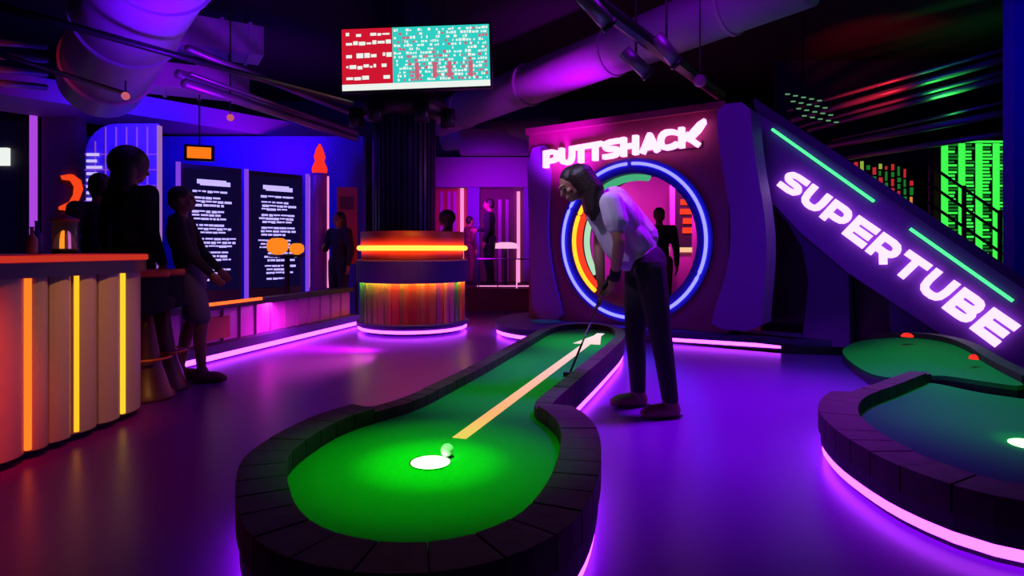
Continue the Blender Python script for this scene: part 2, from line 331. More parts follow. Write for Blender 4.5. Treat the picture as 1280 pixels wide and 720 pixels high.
# ------------------------------------------------------------------ portal wall
PW = Plane((1.53, 7.5), -math.radians(36)); cs, cz, RO = -.065, 1.21, .84
portal = thing('portal_wall', 'plum portal wall with round opening, blue neon ring and purple curved pillars', 'portal', PW.pt(0, 0))
s0, s1, z0, z1 = -1.6, 1.12, .12, 2.71; angs = sorted([2*PI*i/72 for i in range(72)]+[math.atan2(z-cz, s-cs) % (2*PI) for s in (s0, s1) for z in (z0, z1)])
def rect_hit(a):
    ca, sa = math.cos(a), math.sin(a); k = 1e9
    if abs(ca) > 1e-6: k = min(k, ((s1 if ca > 0 else s0)-cs)/ca)
    if abs(sa) > 1e-6: k = min(k, ((z1 if sa > 0 else z0)-cz)/sa)
    return (cs+ca*k, cz+sa*k)
f = MB(); n = len(angs)
for i in range(n):
    a0, a1 = angs[i], angs[(i+1) % n]; q = [(cs+RO*math.cos(a0), cz+RO*math.sin(a0)), rect_hit(a0), rect_hit(a1), (cs+RO*math.cos(a1), cz+RO*math.sin(a1))]
    A = [f.b.verts.new(PW.pt(x, z, 0)) for x, z in q]; B = [f.b.verts.new(PW.pt(x, z, -.5)) for x, z in q]
    f.face(A); f.face(B[::-1]); f.face([A[1], A[2], B[2], B[1]]); f.face([A[3], A[0], B[0], B[3]])
bmesh.ops.remove_doubles(f.b, verts=f.b.verts, dist=1e-4); f.build('wall_panel', M['plum'], portal)
circ = lambda r, d, a0=0, a1=360, n=96: [PW.pt(cs+r*math.cos(math.radians(a0+(a1-a0)*i/n)), cz+r*math.sin(math.radians(a0+(a1-a0)*i/n)), d) for i in range(n+1)]
MB().tube(circ(.95, .055, 92, 448), .020, 10).build('neon_ring', M['ledneon'], portal, True)
rg = MB(); n = 96
for i in range(n):
    A0, A1 = 2*PI*i/n, 2*PI*(i+1)/n; c4 = lambda d: [PW.pt(cs+r*math.cos(a), cz+r*math.sin(a), d) for r, a in ((.835, A0), (1.02, A0), (1.02, A1), (.835, A1))]
    rg.loopprism(c4(.002), c4(.03))
rg.build('halo_plate', mat('blue_neon_halo', (.015, .01, .13), .5, 0, .05), portal)  # blue glow of the neon put into the plate colour
for r_, d_, a0, a1, th, mk, nm in ((.815, .0, 128, 232, .028, 'yneon', 'orange_arc'), (.79, -.09, 132, 228, .045, 'rglow', 'red_arc'), (.80, -.06, 74, 122, .03, 'gglow', 'green_arc'), (.79, -.14, 78, 120, .035, 'gglow', 'green_arc'), (.75, -.23, 145, 215, .04, 'pale', 'pale_arc')):
    MB().tube(circ(r_, d_, a0, a1, 40), th, 10).build(nm, M[mk], portal, True)  # red, green and pale arcs glow in place of the lit tunnel wall
pz = lambda L: [PW.px(x, y) for x, y in L]
lp = pz([(660, 187), (689, 180), (690, 210), (688, 240), (686, 275), (687, 305), (692, 340), (699, 370), (707, 400), (668, 402), (664, 330), (662, 260)])
MB().pprism(PW, smoothpts(lp, 1), -.3, .03).build('pillar', M['purple'], portal)
lp = pz([(900, 134), (941, 129), (944, 170), (950, 215), (958, 260), (962, 300), (961, 340), (957, 380), (955, 413), (893, 410), (897, 385), (910, 350), (917, 310), (917, 270), (911, 235), (905, 200), (901, 165)])
MB().pprism(PW, smoothpts(lp, 1), -.3, .12).build('pillar', M['purple'], portal)
MB().pbox(PW, -1.62, 1.1, 2.69, 2.77, -.5, .06).build('cornice', M['plum'], portal)
# plinth with violet strip
pl = [ground(x, y).to_2d() for x, y in ((705, 418), (838, 430), (1048, 444))]+[PW.pt(1.75, 0, 0).to_2d(), PW.pt(1.75, 0, -.5).to_2d(), PW.pt(-1.62, 0, -.5).to_2d()]
pl2 = [Vector(p) for p in pl]; q = [Vector((p.x, p.y)) for p in pl2]; cc = ccw(q); 
MB().prism([(p.x, p.y) for p in offset(cc, .03)], .075, .15).build('plinth', M['indigo'], portal)
MB().prism([(p.x, p.y) for p in offset(cc, -.06)], 0, .08).build('plinth_base', M['black'], portal)
st = MB(); A = [ground(x, y).to_2d() for x, y in ((838, 430), (1046, 444))]
P2 = Plane(A[0], B=A[1]); st.pbox(P2, .0, (A[1]-A[0]).length, .03, .07, -.055, -.01); st.build('light_strip', M['led'], portal)

# ------------------------------------------------------------------ letters
def letter(ch, w, T):
    a, b, l, r, h = T/2, 1-T/2, T/2, w-T/2, .5; c = .16; e = .02
    D = {'S': [[(w, b), (l+c, b), (l, b-c), (l, h+c*.7), (l+c*.7, h), (r-c*.7, h), (r, h-c*.7), (r, a+c), (r-c, a), (0, a)]],
         'U': [[(l, 1), (l, a+c*1.2), (l+c, a), (r-c, a), (r, a+c*1.2), (r, 1)]],
         'P': [[(l, 0), (l, 1)], [(l, b), (l+.02, b), (r-c, b), (r, b-c), (r, .36+c*.8), (r-c, .36), (l, .36)]],
         'E': [[(w, b), (l, b)], [(w*.95, h), (l, h)], [(w, a), (l, a)], [(l, 0), (l, 1)]],
         'R': [[(l, 0), (l, 1)], [(l, b), (l+.02, b), (r-c, b), (r, b-c), (r, .38+c*.8), (r-c, .38), (l, .38)], [(w*.5, .38), (r, .0)]],
         'T': [[(0, b), (w, b)], [(w/2, b), (w/2, 0)]],
         'B': [[(l, 0), (l, 1)], [(l, b), (l+.02, b), (r-c, b), (r-.03, b-c*.5), (r-.03, h+c*.5), (r-c, h), (l, h)], [(l, h), (r-c, h), (r, h-c*.5), (r, a+c*.5), (r-c, a), (l, a)]],
         'H': [[(l, 0), (l, 1)], [(r, 0), (r, 1)], [(l, h), (r, h)]],
         'A': [[(l, 0), (w/2, b)], [(w/2, b), (r, 0)], [(w*.28, .28), (w*.72, .28)], [(w/2-.08, b), (w/2+.08, b)]],
         'C': [[(w, b-.12), (r-c*1.1, b), (l+c*1.2, b), (l, b-c*1.3), (l, a+c*1.3), (l+c*1.2, a), (r-c*1.1, a), (w, a+.12)]],
         'K': [[(l, 0), (l, 1)], [(l, .36), (w*.55, .62)], [(w*.4, .5), (w*.98, .02)]]}
    return D[ch]
def sign(P, text, spans, quad, T, depth, m, root, extra=None):
    BL, TL, TR, BR = [Vector(P.px(*q)) for q in quad]
    mp = lambda u, v: (BL.lerp(BR, u)).lerp(TL.lerp(TR, u), v)
    wid = (BR-BL).length; hh = ((TL-BL).length+(TR-BR).length)/2
    for ch, (u0, u1) in zip(text, spans):
        w_ = (u1-u0)*wid/hh; mb = MB()
        for path in letter(ch, w_, T):
            if len(path) > 4:
                path = [(p.x, p.y) for p in smoothpts([Vector(p) for p in path], 1, False)]
            L, R = ribbon(path, T)
            for i in range(len(path)-1):
                qd = [mp(u0+(u1-u0)*p.x/w_, p.y) for p in (L[i], L[i+1], R[i+1], R[i])]
                mb.pprism(P, [(p.x, p.y) for p in qd], depth*.3, depth)
        mb.build('letter', m, root)
A_, B_ = 684, 877
s_of = lambda px, y=200: PW.px(px, y)[0]
tot = s_of(B_)-s_of(A_); sp = []
for u0, u1 in ((80, 180), (188, 285), (287, 382), (384, 482), (490, 602), (614, 727), (742, 880), (870, 1002), (1014, 1150)):
    x0, x1 = 670+u0/5.565, 670+u1/5.565; sp.append(((s_of(x0)-s_of(A_))/tot, (s_of(x1)-s_of(A_))/tot))
psign = thing('wall_sign', 'lit pink-white PUTTSHACK letters on plum wall above the neon ring', 'sign', PW.pt(0, 2.2, .05))
sign(PW, 'PUTTSHACK', sp, ((684, 211), (684, 190), (877, 157), (877, 183)), .245, .12, M['sign'], psign)
k = MB(); q = [PW.px(*p) for p in ((861, 176), (867, 165), (876, 155), (884, 150), (885, 155), (878, 166), (868, 176), (864, 179))]
k.pprism(PW, q, .036, .118); k.build('letter_tail', M['sign'], psign)
MB().pbox(PW, s_of(682), s_of(878), 2.28, 2.36, 0, .03).build('mounting_rail', M['plum'], psign)

# ------------------------------------------------------------------ ramp with SUPERTUBE letters
RP = Plane((.4015*7.3, 7.3), -math.radians(38)); rz_ = lambda L: [RP.px(x, y) for x, y in L]
ramp = thing('slide_ramp', 'tall purple diagonal ramp wall descending to the right beside the portal', 'ramp', RP.pt(1, 0))
MB().pprism(RP, rz_([(945, 129), (1300, 365), (1300, 500), (1060, 341), (1000, 290), (962, 250), (948, 200)]), -.35, .0).build('ramp_fascia', M['purple'], ramp)
MB().pprism(RP, rz_([(945, 124), (1300, 360), (1300, 375), (945, 136)]), -.4, .08).build('top_rail', M['indigo'], ramp)
lp = rz_([(962, 255), (1060, 338), (1062, 440), (1000, 440), (1005, 400), (1010, 350), (1002, 310), (985, 280)])
MB().pprism(RP, lp, -.3, -.03).build('curved_support', M['indigo'], ramp)
MB().pprism(RP, rz_([(1110, 372), (1300, 498), (1300, 520), (1116, 470)]), -.3, -.03).build('lower_panel', M['indigo'], ramp)
MB().pprism(RP, rz_([(940, 250), (1290, 420), (1290, 520), (940, 440)]), -.42, -.36).build('rear_panel', M['black'], ramp)
ssign = thing('wall_sign', 'large white SUPERTUBE letters running down the diagonal ramp', 'sign', RP.pt(1.2, 1.0, .05))
tot = lambda px: RP.px(px, 320)[0]
px_of = [(40, 150), (125, 235), (192, 310), (275, 398), (362, 492), (472, 592), (555, 695), (640, 797), (750, 915)]
BLx, BRx = 973, 1249; sp = []
# spans along the baseline, evenly pitched in the plane
for i in range(9): sp.append((i/9+.002, (i+1)/9-.011))
sign(RP, 'SUPERTUBE', sp, ((972, 232), (990, 211), (1280, 409), (1247, 436)), .27, .07, M['signw'], ssign)
for x0, y0, x1, y1, lb in ((966, 162, 1093, 252, 'upper slanted green light bar above the letters SUPER'), (1138, 286, 1266, 376, 'lower slanted green light bar above the letters TUBE')):
    a0 = RP.px(x0, y0); a1 = RP.px(x1, y1); o = MB().tube([RP.pt(*a0, .03), RP.pt(*a1, .03)], .016, 8).build('light_bar', M['greenled']); tag(o, lb, 'light', 'green bars on the ramp')

# ------------------------------------------------------------------ pixel wall, railing and pillar at right
LW = Plane((5.3, 9.3), 0.0)
a0, zt = LW.px(1174, 176); a1, zb = LW.px(1262, 345)
t = thing('pixel_screen', 'tall green glowing pixel screen behind the ramp', 'screen', LW.pt((a0+a1)/2, 0))
MB().pbox(LW, a0, a1, 0, zt, -.12, 0).build('housing', M['black'], t); m1 = MB(); m2 = MB()
m1.pbox(LW, a0, a1, zt-.03, zt, 0, .012)
for k in range(4):
    x0 = a0+.03+k*(a1-a0)/4.1; wd = (a1-a0)/4.1
    m1.pbox(LW, x0, x0+wd*.38, zb-.3, zt-.04, 0, .01)
    z = zb-.3
    while z < zt-.08:
        m = m1 if random.random() < .62 else m2; m.pbox(LW, x0+wd*.38, x0+wd*random.uniform(.72, .98), z, z+.03, 0, .01); z += .052
m1.build('lit_pixels', M['gbar'], t); m2.build('dim_pixels', M['gdim'], t)
t = thing('pixel_screen', 'flickering amber and lime pixel screen left of the green one', 'screen', LW.pt(a0-.6, 0, -.5))
b0, zt2 = LW.px(1070, 205); mm = {k: MB() for k in ('obar', 'ybar', 'rbar', 'gdim')}
MB().pbox(LW, b0, a0-.03, 0, zt2+.08, -.6, -.5).build('housing', M['black'], t)
x = b0+.05
while x < a0-.09:
    z = zb-.2; mk = random.choice(['obar', 'ybar', 'obar', 'rbar', 'gdim', 'ybar'])
    while z < zt2+.03:
        hh = random.uniform(.05, .16)
        if random.random() < .85: mm[random.choice([mk, mk, 'gdim', 'rbar'])].pbox(LW, x, x+random.uniform(.03, .06), z, z+hh, -.5, -.49)
        z += hh+.03
    x += .10
for k, nm in (('obar', 'amber_pixels'), ('ybar', 'lime_pixels'), ('rbar', 'red_pixels'), ('gdim', 'dim_pixels')): mm[k].build(nm, M[k], t)
RL = Plane((5.2, 8.3), 0.0); t = thing('stair_railing', 'black sloping railing in front of the green pixel screen', 'railing', RL.pt(0, 0))
for k in range(4):
    p0 = RL.px(1160, 205+k*24); p1 = RL.px(1262, 275+k*24); MB().tube([RL.pt(*p0), RL.pt(*p1)], .02, 8).build('rail', M['black'], t)
for x in (1163, 1205, 1250):
    p0 = RL.px(x, 205+(x-1160)*.68); MB().pbox(RL, p0[0]-.02, p0[0]+.02, 0, p0[1]+.04, -.02, .02).build('post', M['black'], t)
struct(MB().box((5.78, 7.0, 0), (6.9, 7.16, 4.4)).build('pillar_right', M['wallblue']))
struct(MB().box((4.6, 10.6, 0), (8.9, 10.7, 4.4)).build('wall_right_back', M['dark']))

# ------------------------------------------------------------------ striped drum round the column
dc = (-1.36, 8.35); t = thing('column_bar', 'round counter with orange glowing band and rainbow striped base around the column', 'counter', (*dc, 0))
cyl = lambda r, z0, z1, bev=.01: MB().lathe((*dc, 0), [(r-bev, z0), (r, z0+bev), (r, z1-bev), (r-bev, z1)], 72)
cyl(.64, 0, .09).build('base', M['black'], t, True)
cyl(.755, .09, .15).build('kick_rim', M['indigo'], t)
MB().tube([(dc[0]+.72*math.cos(2*PI*i/72), dc[1]+.72*math.sin(2*PI*i/72), .055) for i in range(72)], .02, 8, closed=True).build('light_strip', M['led'], t)
dr = MB(); N = 84
cols = [0]*9+[1]*4+[2]*4+[3, 4, 4, 2, 3, 4, 4, 3, 5, 4, 3, 3, 6, 4, 5, 6, 6]
for i in range(N):
    a0 = math.radians(180)+2*PI*i/N; a1 = a0+2*PI*.94/N; ro = .70+.012*(i % 2)
    dr.mi = cols[i] if i < len(cols) else i % 7
    dr.prism([(dc[0]+r*math.cos(a), dc[1]+r*math.sin(a)) for r, a in ((.66, a0), (ro, a0), (ro, a1), (.66, a1))], .15, .71)
dr.build('striped_panel', [M['st%d' % i] for i in range(7)], t)
cyl(.66, .15, .72).build('inner_drum', M['black'], t)
MB().lathe((*dc, 0), [(.70, .725), (.745, .725), (.745, .675), (.752, .67), (.76, .68), (.76, .95), (.74, .97), (.60, .97)], 72).build('purple_band', M['indigo'], t)
MB().tube([(dc[0]+.728*math.cos(2*PI*i/72), dc[1]+.728*math.sin(2*PI*i/72), .708) for i in range(72)], .010, 8, closed=True).build('added_strip', emi('warm_added_strip', (60, 30, 7), 1), t)  # hidden strip added under the ledge to light the stripes
cyl(.69, .97, 1.11).build('lower_orange_band', M['orangepad'], t, True)
MB().tube([(dc[0]+.715*math.cos(2*PI*i/72), dc[1]+.715*math.sin(2*PI*i/72), 1.12) for i in range(72)], .034, 10, closed=True).build('neon_ring', emi('warm_orange_neon', (7.0, .95, .12), 1), t)
cyl(.70, 1.13, 1.34).build('upper_orange_band', M['orangepad'], t, True)
dx_ = -.12; cm = MB(); N = 36
for i in range(N):
    a = 2*PI*i/N; r1 = .43; cm.prism([(dc[0]+dx_+r*math.cos(a+da), dc[1]+r*math.sin(a+da)) for r, da in ((.38, -.06), (r1, -.05), (r1, .05), (.38, .06))], 1.34, 3.1)
cm.lathe((dc[0]+dx_, dc[1], 0), [(.39, 1.34), (.39, 4.4)], 36)
struct(cm.build('column_ribbed', M['navy']))
t = thing('speaker_collar', 'black collar of loudspeakers around top of the ribbed column', 'loudspeaker', (*dc, 2.9))
MB().lathe((dc[0]+dx_, dc[1], 0), [(.44, 2.86), (.60, 2.92), (.62, 3.05), (.55, 3.16), (.44, 3.2)], 48, cap=False).build('collar', M['black'], t, True)
for a in (200, 245, 300, 345):
    x, y = dc[0]+dx_+.64*math.cos(math.radians(a)), dc[1]+.64*math.sin(math.radians(a))
    MB().tube([(x, y, 2.74), (x, y, 2.98)], .10, 16).build('speaker_can', M['black'], t, True)

# ------------------------------------------------------------------ score screen
TV = Plane(at(427, 40, 7.2), B=at(613, 40, 7.0)); t = thing('score_screen', 'bright red and cyan score screen hung from ceiling before the column', 'screen', at(520, 112, 7.1))
q = [TV.px(427, 37), TV.px(611, 30), TV.px(613, 107), TV.px(428, 114)]; q = [Vector(p) for p in q]
tm = lambda u, v: q[3].lerp(q[2], u).lerp(q[0].lerp(q[1], u), v)
def trect(mb, u0, u1, v0, v1, d0, d1): mb.pprism(TV, [tuple(tm(u, v)) for u, v in ((u0, v0), (u1, v0), (u1, v1), (u0, v1))], d0, d1)
m = MB(); trect(m, -.012, 1.012, -.03, 1.03, -.08, -.002); m.build('housing', M['black'], t)
m = MB(); trect(m, 0, .35, .1, 1, 0, .004); m.build('red_panel', M['sred'], t)
m = MB(); trect(m, .35, 1, .1, 1, 0, .004); m.build('cyan_panel', M['scyan'], t)
m = MB(); p = MB(); rd = MB(); trect(m, 0, 1, 0, .1, 0, .004)
for v in (.16, .34, .52, .72, .86):
    u = .03
    while u < .31:
        l = random.uniform(.015, .05)
        if random.random() < .85: trect(m, u, u+l, v+random.uniform(0, .03), v+random.uniform(.05, .09), .004, .006)
        u += l+.008
for i in range(14):
    v = .125+i*.062; u = .36
    while u < .98:
        l = random.uniform(.006, .022); k = random.random(); g = m if k < .5 else (p if (k < .6 or (u > .45 and v < .5 and k < .8)) else None)
        if g: trect(g, u, min(.99, u+l), v, v+random.uniform(.025, .048), .004, .006)
        u += l+.005
for u in (.5, .62, .72, .86): trect(rd, u, u+.028, .16, .42, .006, .007)
m.build('white_rows', M['swhite'], t); p.build('pink_cells', M['spink'], t); rd.build('red_columns', M['spink'], t)
for u in (.3, .7): c = tm(u, 1.02); b_ = TV.pt(c.x, c.y, -.05); MB().tube([b_, (b_.x, b_.y, 4.4)], .02, 8).build('hanger', M['black'], t)

# ------------------------------------------------------------------ left bar counter
bar = thing('bar_counter', 'curved bar counter with beige fluted front and red lit edge at left', 'bar counter', (-2.9, 3.4, 0))
path = [Vector(p) for p in ((-2.60, 2.2), (-2.58, 2.6), (-2.56, 3.0), (-2.535, 3.35), (-2.515, 3.7), (-2.50, 3.95), (-2.60, 4.16), (-2.80, 4.24), (-3.3, 4.26))]
path = resample(smoothpts(path, 2, False), .02, False)
def wall_from(path, dx, z0, z1, name, m):
    mb = MB(); L, R = ribbon([tuple(p) for p in path], .0001); n = len(path)
    nr = [((path[min(i+1, n-1)]-path[max(i-1, 0)]).normalized()) for i in range(n)]
    A = [path[i]+Vector((nr[i].y, -nr[i].x))*dx[0] for i in range(n)]; B = [path[i]+Vector((nr[i].y, -nr[i].x))*dx[1] for i in range(n)]
    for i in range(n-1): mb.hexa([(A[i].x, A[i].y, z0), (A[i+1].x, A[i+1].y, z0), (B[i+1].x, B[i+1].y, z0), (B[i].x, B[i].y, z0), (A[i].x, A[i].y, z1), (A[i+1].x, A[i+1].y, z1), (B[i+1].x, B[i+1].y, z1), (B[i].x, B[i].y, z1)])
    bmesh.ops.remove_doubles(mb.b, verts=mb.b.verts, dist=1e-4)
    return mb.build(name, m, bar)
body = [(p.x, p.y) for p in path]+[(-3.3, 2.2)]
MB().prism([(x-.03, y) for x, y in body], .04, 1.0).build('body', M['black'], bar)
MB().prism([(x-.06, y) for x, y in body], 0, .04).build('toe_kick', M['black'], bar)
top = [(p.x+.09, p.y+.03) for p in path]+[(-3.3, 4.3), (-3.3, 2.2)]
MB().prism(top, .955, 1.03).build('underside', M['black'], bar)
MB().prism([(x+.004, y) for x, y in top], 1.03, 1.075).build('countertop', M['barred'], bar)
wall_from([p+Vector((.09, .03)) for p in path], (.0, .012), 1.035, 1.068, 'edge_light', emi('red_edge_light', (.55, .03, .015), 1))
Ltot = sum((b-a).length for a, b in zip(path, path[1:])); sl = MB(); w_ = .30; i = 0; cum = 0; seg = int(.30/.02)
# sawtooth slats: each bulges out then steps back to hide a light tube
nrm = lambda i: (lambda t: Vector((t.y, -t.x)))((path[min(i+1, len(path)-1)]-path[max(i-1, 0)]).normalized())
def slat_idx(py):                # point on path at that depth
    return min(range(len(path)), key=lambda k: abs(path[k].y-py) + (0 if path[k].x > -2.6 or k < 60 else 9))
cuts = [2.2, 2.62, 2.95, 3.16, 3.30, 3.46, 3.66, 3.85]; idx = [slat_idx(y) for y in cuts]+[len(path)-32, len(path)-1]
sm = []
for k in range(len(idx)-1):
    A, B = idx[k], idx[k+1]; mb = MB(); ring = []
    pts_ = []
    for j in range(A, B+1):
        f_ = (j-A)/max(1, B-A); d_ = .012+.05*math.sin(PI*min(1, .08+f_*.92))**.7 if f_ < 1 else .0
        pts_.append(path[j]+nrm(j)*d_)
    back = [path[j]-nrm(j)*.02 for j in range(B, A-1, -1)]
    mb.prism([(p.x, p.y) for p in pts_+back], .05, .955); mb.build('slat', M['slat'], bar, False)
tubes = [(2.98, 'rglow'), (3.17, 'oneon'), (3.47, 'yneon'), (3.86, 'yneon'), (2.62, 'rglow')]
tcol = {2.98: (2.6, .10, .02), 3.17: (2.4, .22, .02), 3.47: (1.9, .55, .02), 3.86: (1.2, .62, .03), 2.62: (2.6, .06, .03)}
for y, _ in tubes:
    i = slat_idx(y); p = path[i]+nrm(i)*.034; mb = MB().tube([(p.x, p.y, .06), (p.x, p.y, .95)], .016, 8); mb.build('light_tube', emi('bar_tube', tcol[y], 1.1), bar)
# things on the bar
t = thing('drink_dispenser', 'clear drink dispenser with glowing orange core on the bar', 'dispenser', (-2.83, 3.9, 1.075)); x, y = -2.83, 3.85
MB().lathe((x, y, 1.075), [(.07, 0), (.075, .02), (.06, .03)], 24).build('base', M['black'], t)
MB().tube([(x-.02, y, 1.10), (x-.015, y, 1.27)], .014, 10).build('orange_core', M['yneon'], t)
MB().tube([(x+.03, y, 1.10), (x+.03, y, 1.27)], .008, 10).build('pink_core', M['pinkpost'], t)
MB().lathe((x, y, 1.10), [(.068, 0), (.068, .18), (.062, .18), (.062, 0)], 24, cap=False).build('jar', M['acr'], t, True)
MB().lathe((x, y, 1.28), [(.075, 0), (.078, .012), (.03, .03), (.012, .04)], 24).build('lid', M['barred'], t)
for k, (px_, lb, hgt, mk) in enumerate(((40, 'small bottle with pinkish highlight on the bar, leftmost of two', .16, 'magpanel'), (46, 'slim violet bottle on the bar beside the pinkish one', .20, 'wallblue'))):
    p = at(px_, 320, 3.6+.1*k); b_ = MB().lathe((p.x, p.y, 1.075), [(.026, 0), (.028, .01), (.028, hgt*.55), (.010, hgt*.72), (.010, hgt*.95), (.013, hgt)], 20); tag(b_.build('bottle', M[mk], smooth=True), lb, 'bottle', 'bottles on the bar')

# ------------------------------------------------------------------ low lit wall at left middle
g0, g1 = ground(175, 477), ground(449, 408); LWp = Plane(g0, B=g1); Ln = (g1-g0).length
t = thing('low_partition', 'low magenta acrylic partition with violet floor glow and orange top strip', 'partition', LWp.pt(Ln/2, 0))
MB().pbox(LWp, 0, Ln, .08, .17, -.30, .0).build('plinth', M['indigo'], t)
MB().pbox(LWp, 0, Ln, 0, .08, -.28, -.06).build('base', M['black'], t)
MB().pbox(LWp, 0, Ln, .025, .065, -.06, -.015).build('light_strip', M['led'], t)
MB().pbox(LWp, 0, Ln, .17, .50, -.18, -.15).build('acrylic_panel', M['magpanel'], t)
MB().pbox(LWp, 0, Ln, .50, .56, -.24, -.08).build('cap_rail', M['dark'], t)
a_ = LWp.px(252, 375)[0]; b_ = LWp.px(335, 375)[0]; MB().pbox(LWp, a_, b_, .545, .575, -.10, -.07).build('orange_strip', M['orangeled'], t)
x = .1
while x < Ln-.05: MB().pbox(LWp, x, x+.02, .17, .50, -.15, -.125).build('post', M['pinkpost'] if False else M['magpanel'], t); x += .26
a_ = LWp.px(262, 400)[0]; b_ = LWp.px(300, 400)[0]; MB().pbox(LWp, a_, b_, .2, .42, -.149, -.12).build('red_panel', M['poster'], t)
lamp('partition_fill', 'AREA', LWp.pt(Ln/2, .46, -.02), LWp.pt(Ln/2, .0, -.15), (.9, .06, .8), 30, .1, sizey=2.5)  # added light for the bright foot of the panel, not a fixture

# ------------------------------------------------------------------ menu boards, blue wall, glass, posts
MP = Plane((-4.37, 8.0), math.radians(45))
def menu(x0, x1, yt, yb, label, seed):
    random.seed(seed); a0, zt = MP.px(x0, yt); a1, _ = MP.px(x1, yt); t = thing('menu_board', label, 'menu board', MP.pt((a0+a1)/2, 0), 'lit menu boards behind the partition')
    MB().pbox(MP, a0, a1, .0, zt, -.08, 0).build('housing', M['dark'], t)
    MB().pbox(MP, a0+.04, a1-.04, .55, zt-.06, 0, .006).build('display', M['menubg'], t)
    m = MB(); z = zt-.19; W = a1-a0; m.pbox(MP, a0+.25*W, a1-.27*W, z-.06, z, .006, .012); m.pbox(MP, a0+.3*W, a1-.2*W, z-.08, z-.02, .006, .0115); z -= .15
    k = 0
    while z > .66:
        u = a0+W*random.uniform(.16, .24); e = a0+W*random.uniform(.62, .86); 
        if z < 1.1: u += W*.1
        while u < e:
            l = random.uniform(.03, .10); h_ = random.uniform(.018, .034); m.pbox(MP, u, u+l, z-h_, z, .006, .012); u += l+random.uniform(.004, .02)
        z -= .05 if k % 3 else .085
        k += 1
    m.build('menu_text', M['menu'], t)
menu(226, 302, 204, 365, 'left dark menu board with rows of white lettering', 3)
menu(311, 378, 213, 365, 'right dark menu board with rows of white lettering', 5)
for x, yt, mk, lb in ((306, 212, 'violetpost', 'violet light tube standing between the two menu boards'), (221, 203, 'violetpost', 'violet light tube left of the left menu board'), (382, 218, 'violetpost', 'violet light tube right of the right menu board')):
    a, z = MP.px(x, yt); tag(MB().tube([MP.pt(a, .0, .06), MP.pt(a, z, .06)], .03, 10).build('light_tube', M[mk], smooth=True), lb, 'light tube', 'violet tubes by the menu boards')
struct(MB().box((-7.9, 10.2, 0), (-2.5, 10.4, 3.0)).build('wall_blue_back', M['wallblue']))
BW = Plane((-7, 8.9), 0.0)
def bwbox(x0, y0, x1, y1, d0, d1, name, m, parent=None, P=BW, bevel=0):
    a0, zt = P.px(x0, y0); a1, zb = P.px(x1, y1); return MB().pbox(P, a0, a1, max(0, zb), zt, d0, d1).build(name, m, parent, bevel=bevel)
struct(bwbox(52, 120, 96, 420, -.2, 0, 'pillar_brown', M['brown']))
struct(bwbox(-40, 150, 30, 420, -.3, -.1, 'wall_dark_left', M['dark']))
tag(bwbox(40, 118, 47, 330, 0, .05, 'light_tube', emi('violet_pink_tube', (.42, .06, .75), 1)), 'tall violet-pink light tube at far left beside brown pillar', 'light tube')
tag(bwbox(-8, 184, 6, 206, -.1, -.04, 'lit_sign', M['swhite']), 'small white lit panel cut by the left edge of the picture', 'sign')
# arched glass screen
a0, zt = BW.px(125, 160); a1, _ = BW.px(213, 160); t = thing('glass_screen', 'arched violet glass screen with fine grid behind the standing people', 'screen', BW.pt((a0+a1)/2, 0, .3))
arch = [(a0, 0), (a1, 0), (a1, zt)]+[(a0+.45-.45*math.sin(math.radians(k*15)), zt-.45+.45*math.cos(math.radians(k*15))) for k in range(7)]
MB().pprism(BW, arch, .28, .31).build('glass_pane', mat('violet_glass', (.3, .22, .6), .25, 0, .1, 3), t)
g = MB()
for k in range(1, 7): x = a0+(a1-a0)*k/7; g.pbox(BW, x-.006, x+.006, 0, zt-(.25 if k == 1 else .05), .31, .325)
for k in range(8): g.pbox(BW, a0, a1, .9+k*.22, .912+k*.22, .31, .325)
g.build('grid', M['violetpost'], t)
MB().pbox(BW, a1, a1+.03, 0, zt-.03, .26, .34).build('edge_light', emi('lilac_edge', (.35, .14, .45), 1), t)
g = MB(); random.seed(4)
for k in range(9): g.pbox(BW, a0+.03, a0+random.uniform(.15, .4), 2.42-k*.09, 2.46-k*.09, .325, .33)
g.build('white_marks', M['menu'], t)
# small signs and posters
t = thing('hanging_sign', 'small blank orange lit sign high above the left menu board', 'sign', at(249, 191, 7.6)); SP = Plane(at(249, 191, 7.6), math.radians(20)); a, z = SP.px(249, 191)
MB().pbox(SP, -.17, .17, z-.1, z+.1, -.05, 0).build('housing', M['black'], t); MB().pbox(SP, -.135, .135, z-.07, z+.07, 0, .01).build('lit_face', M['exitsign'], t)
MB().tube([SP.pt(0, z+.1, -.02), SP.pt(0, 3.06, -.02)], .01, 6).build('hanger', M['black'], t)
DP = Plane(at(400, 300, 9.6), 0.0)
a0, zt = DP.px(388, 205); a1, zb = DP.px(411, 365); t = thing('display_cylinder', 'pink lit display cylinder with red lamp on top beside right menu board', 'display', DP.pt((a0+a1)/2, 0)); cx_ = DP.pt((a0+a1)/2, 0)
MB().lathe((cx_.x, cx_.y, 0), [(.15, 0), (.15, 2.25), (.13, 2.3)], 24).build('cylinder', M['magpanel'], t, True)
for s_ in (-1, 1): MB().tube([(cx_.x+s_*.15, cx_.y-.05, 0.5), (cx_.x+s_*.15, cx_.y-.05, 2.25)], .014, 8).build('light_tube', M['pinkpost'], t)
MB().lathe((cx_.x, cx_.y, 2.3), [(.11, 0), (.12, .08), (.07, .2), (.09, .26), (.05, .4), (.01, .47)], 20).build('lamp', M['redlamp'], t, True)
t = thing('wall_poster', 'red poster on the blue wall beside the column', 'poster', DP.pt(.5, 1.2)); a0, zt = DP.px(421, 234); a1, zb = DP.px(446, 330)
MB().pbox(DP, a0, a1, zb, zt, -.04, 0).build('board', M['poster'], t); MB().pbox(DP, a0+.05, a1-.05, zt-.35, zt-.15, 0, .01).build('printed_block', M['redfab'], t)
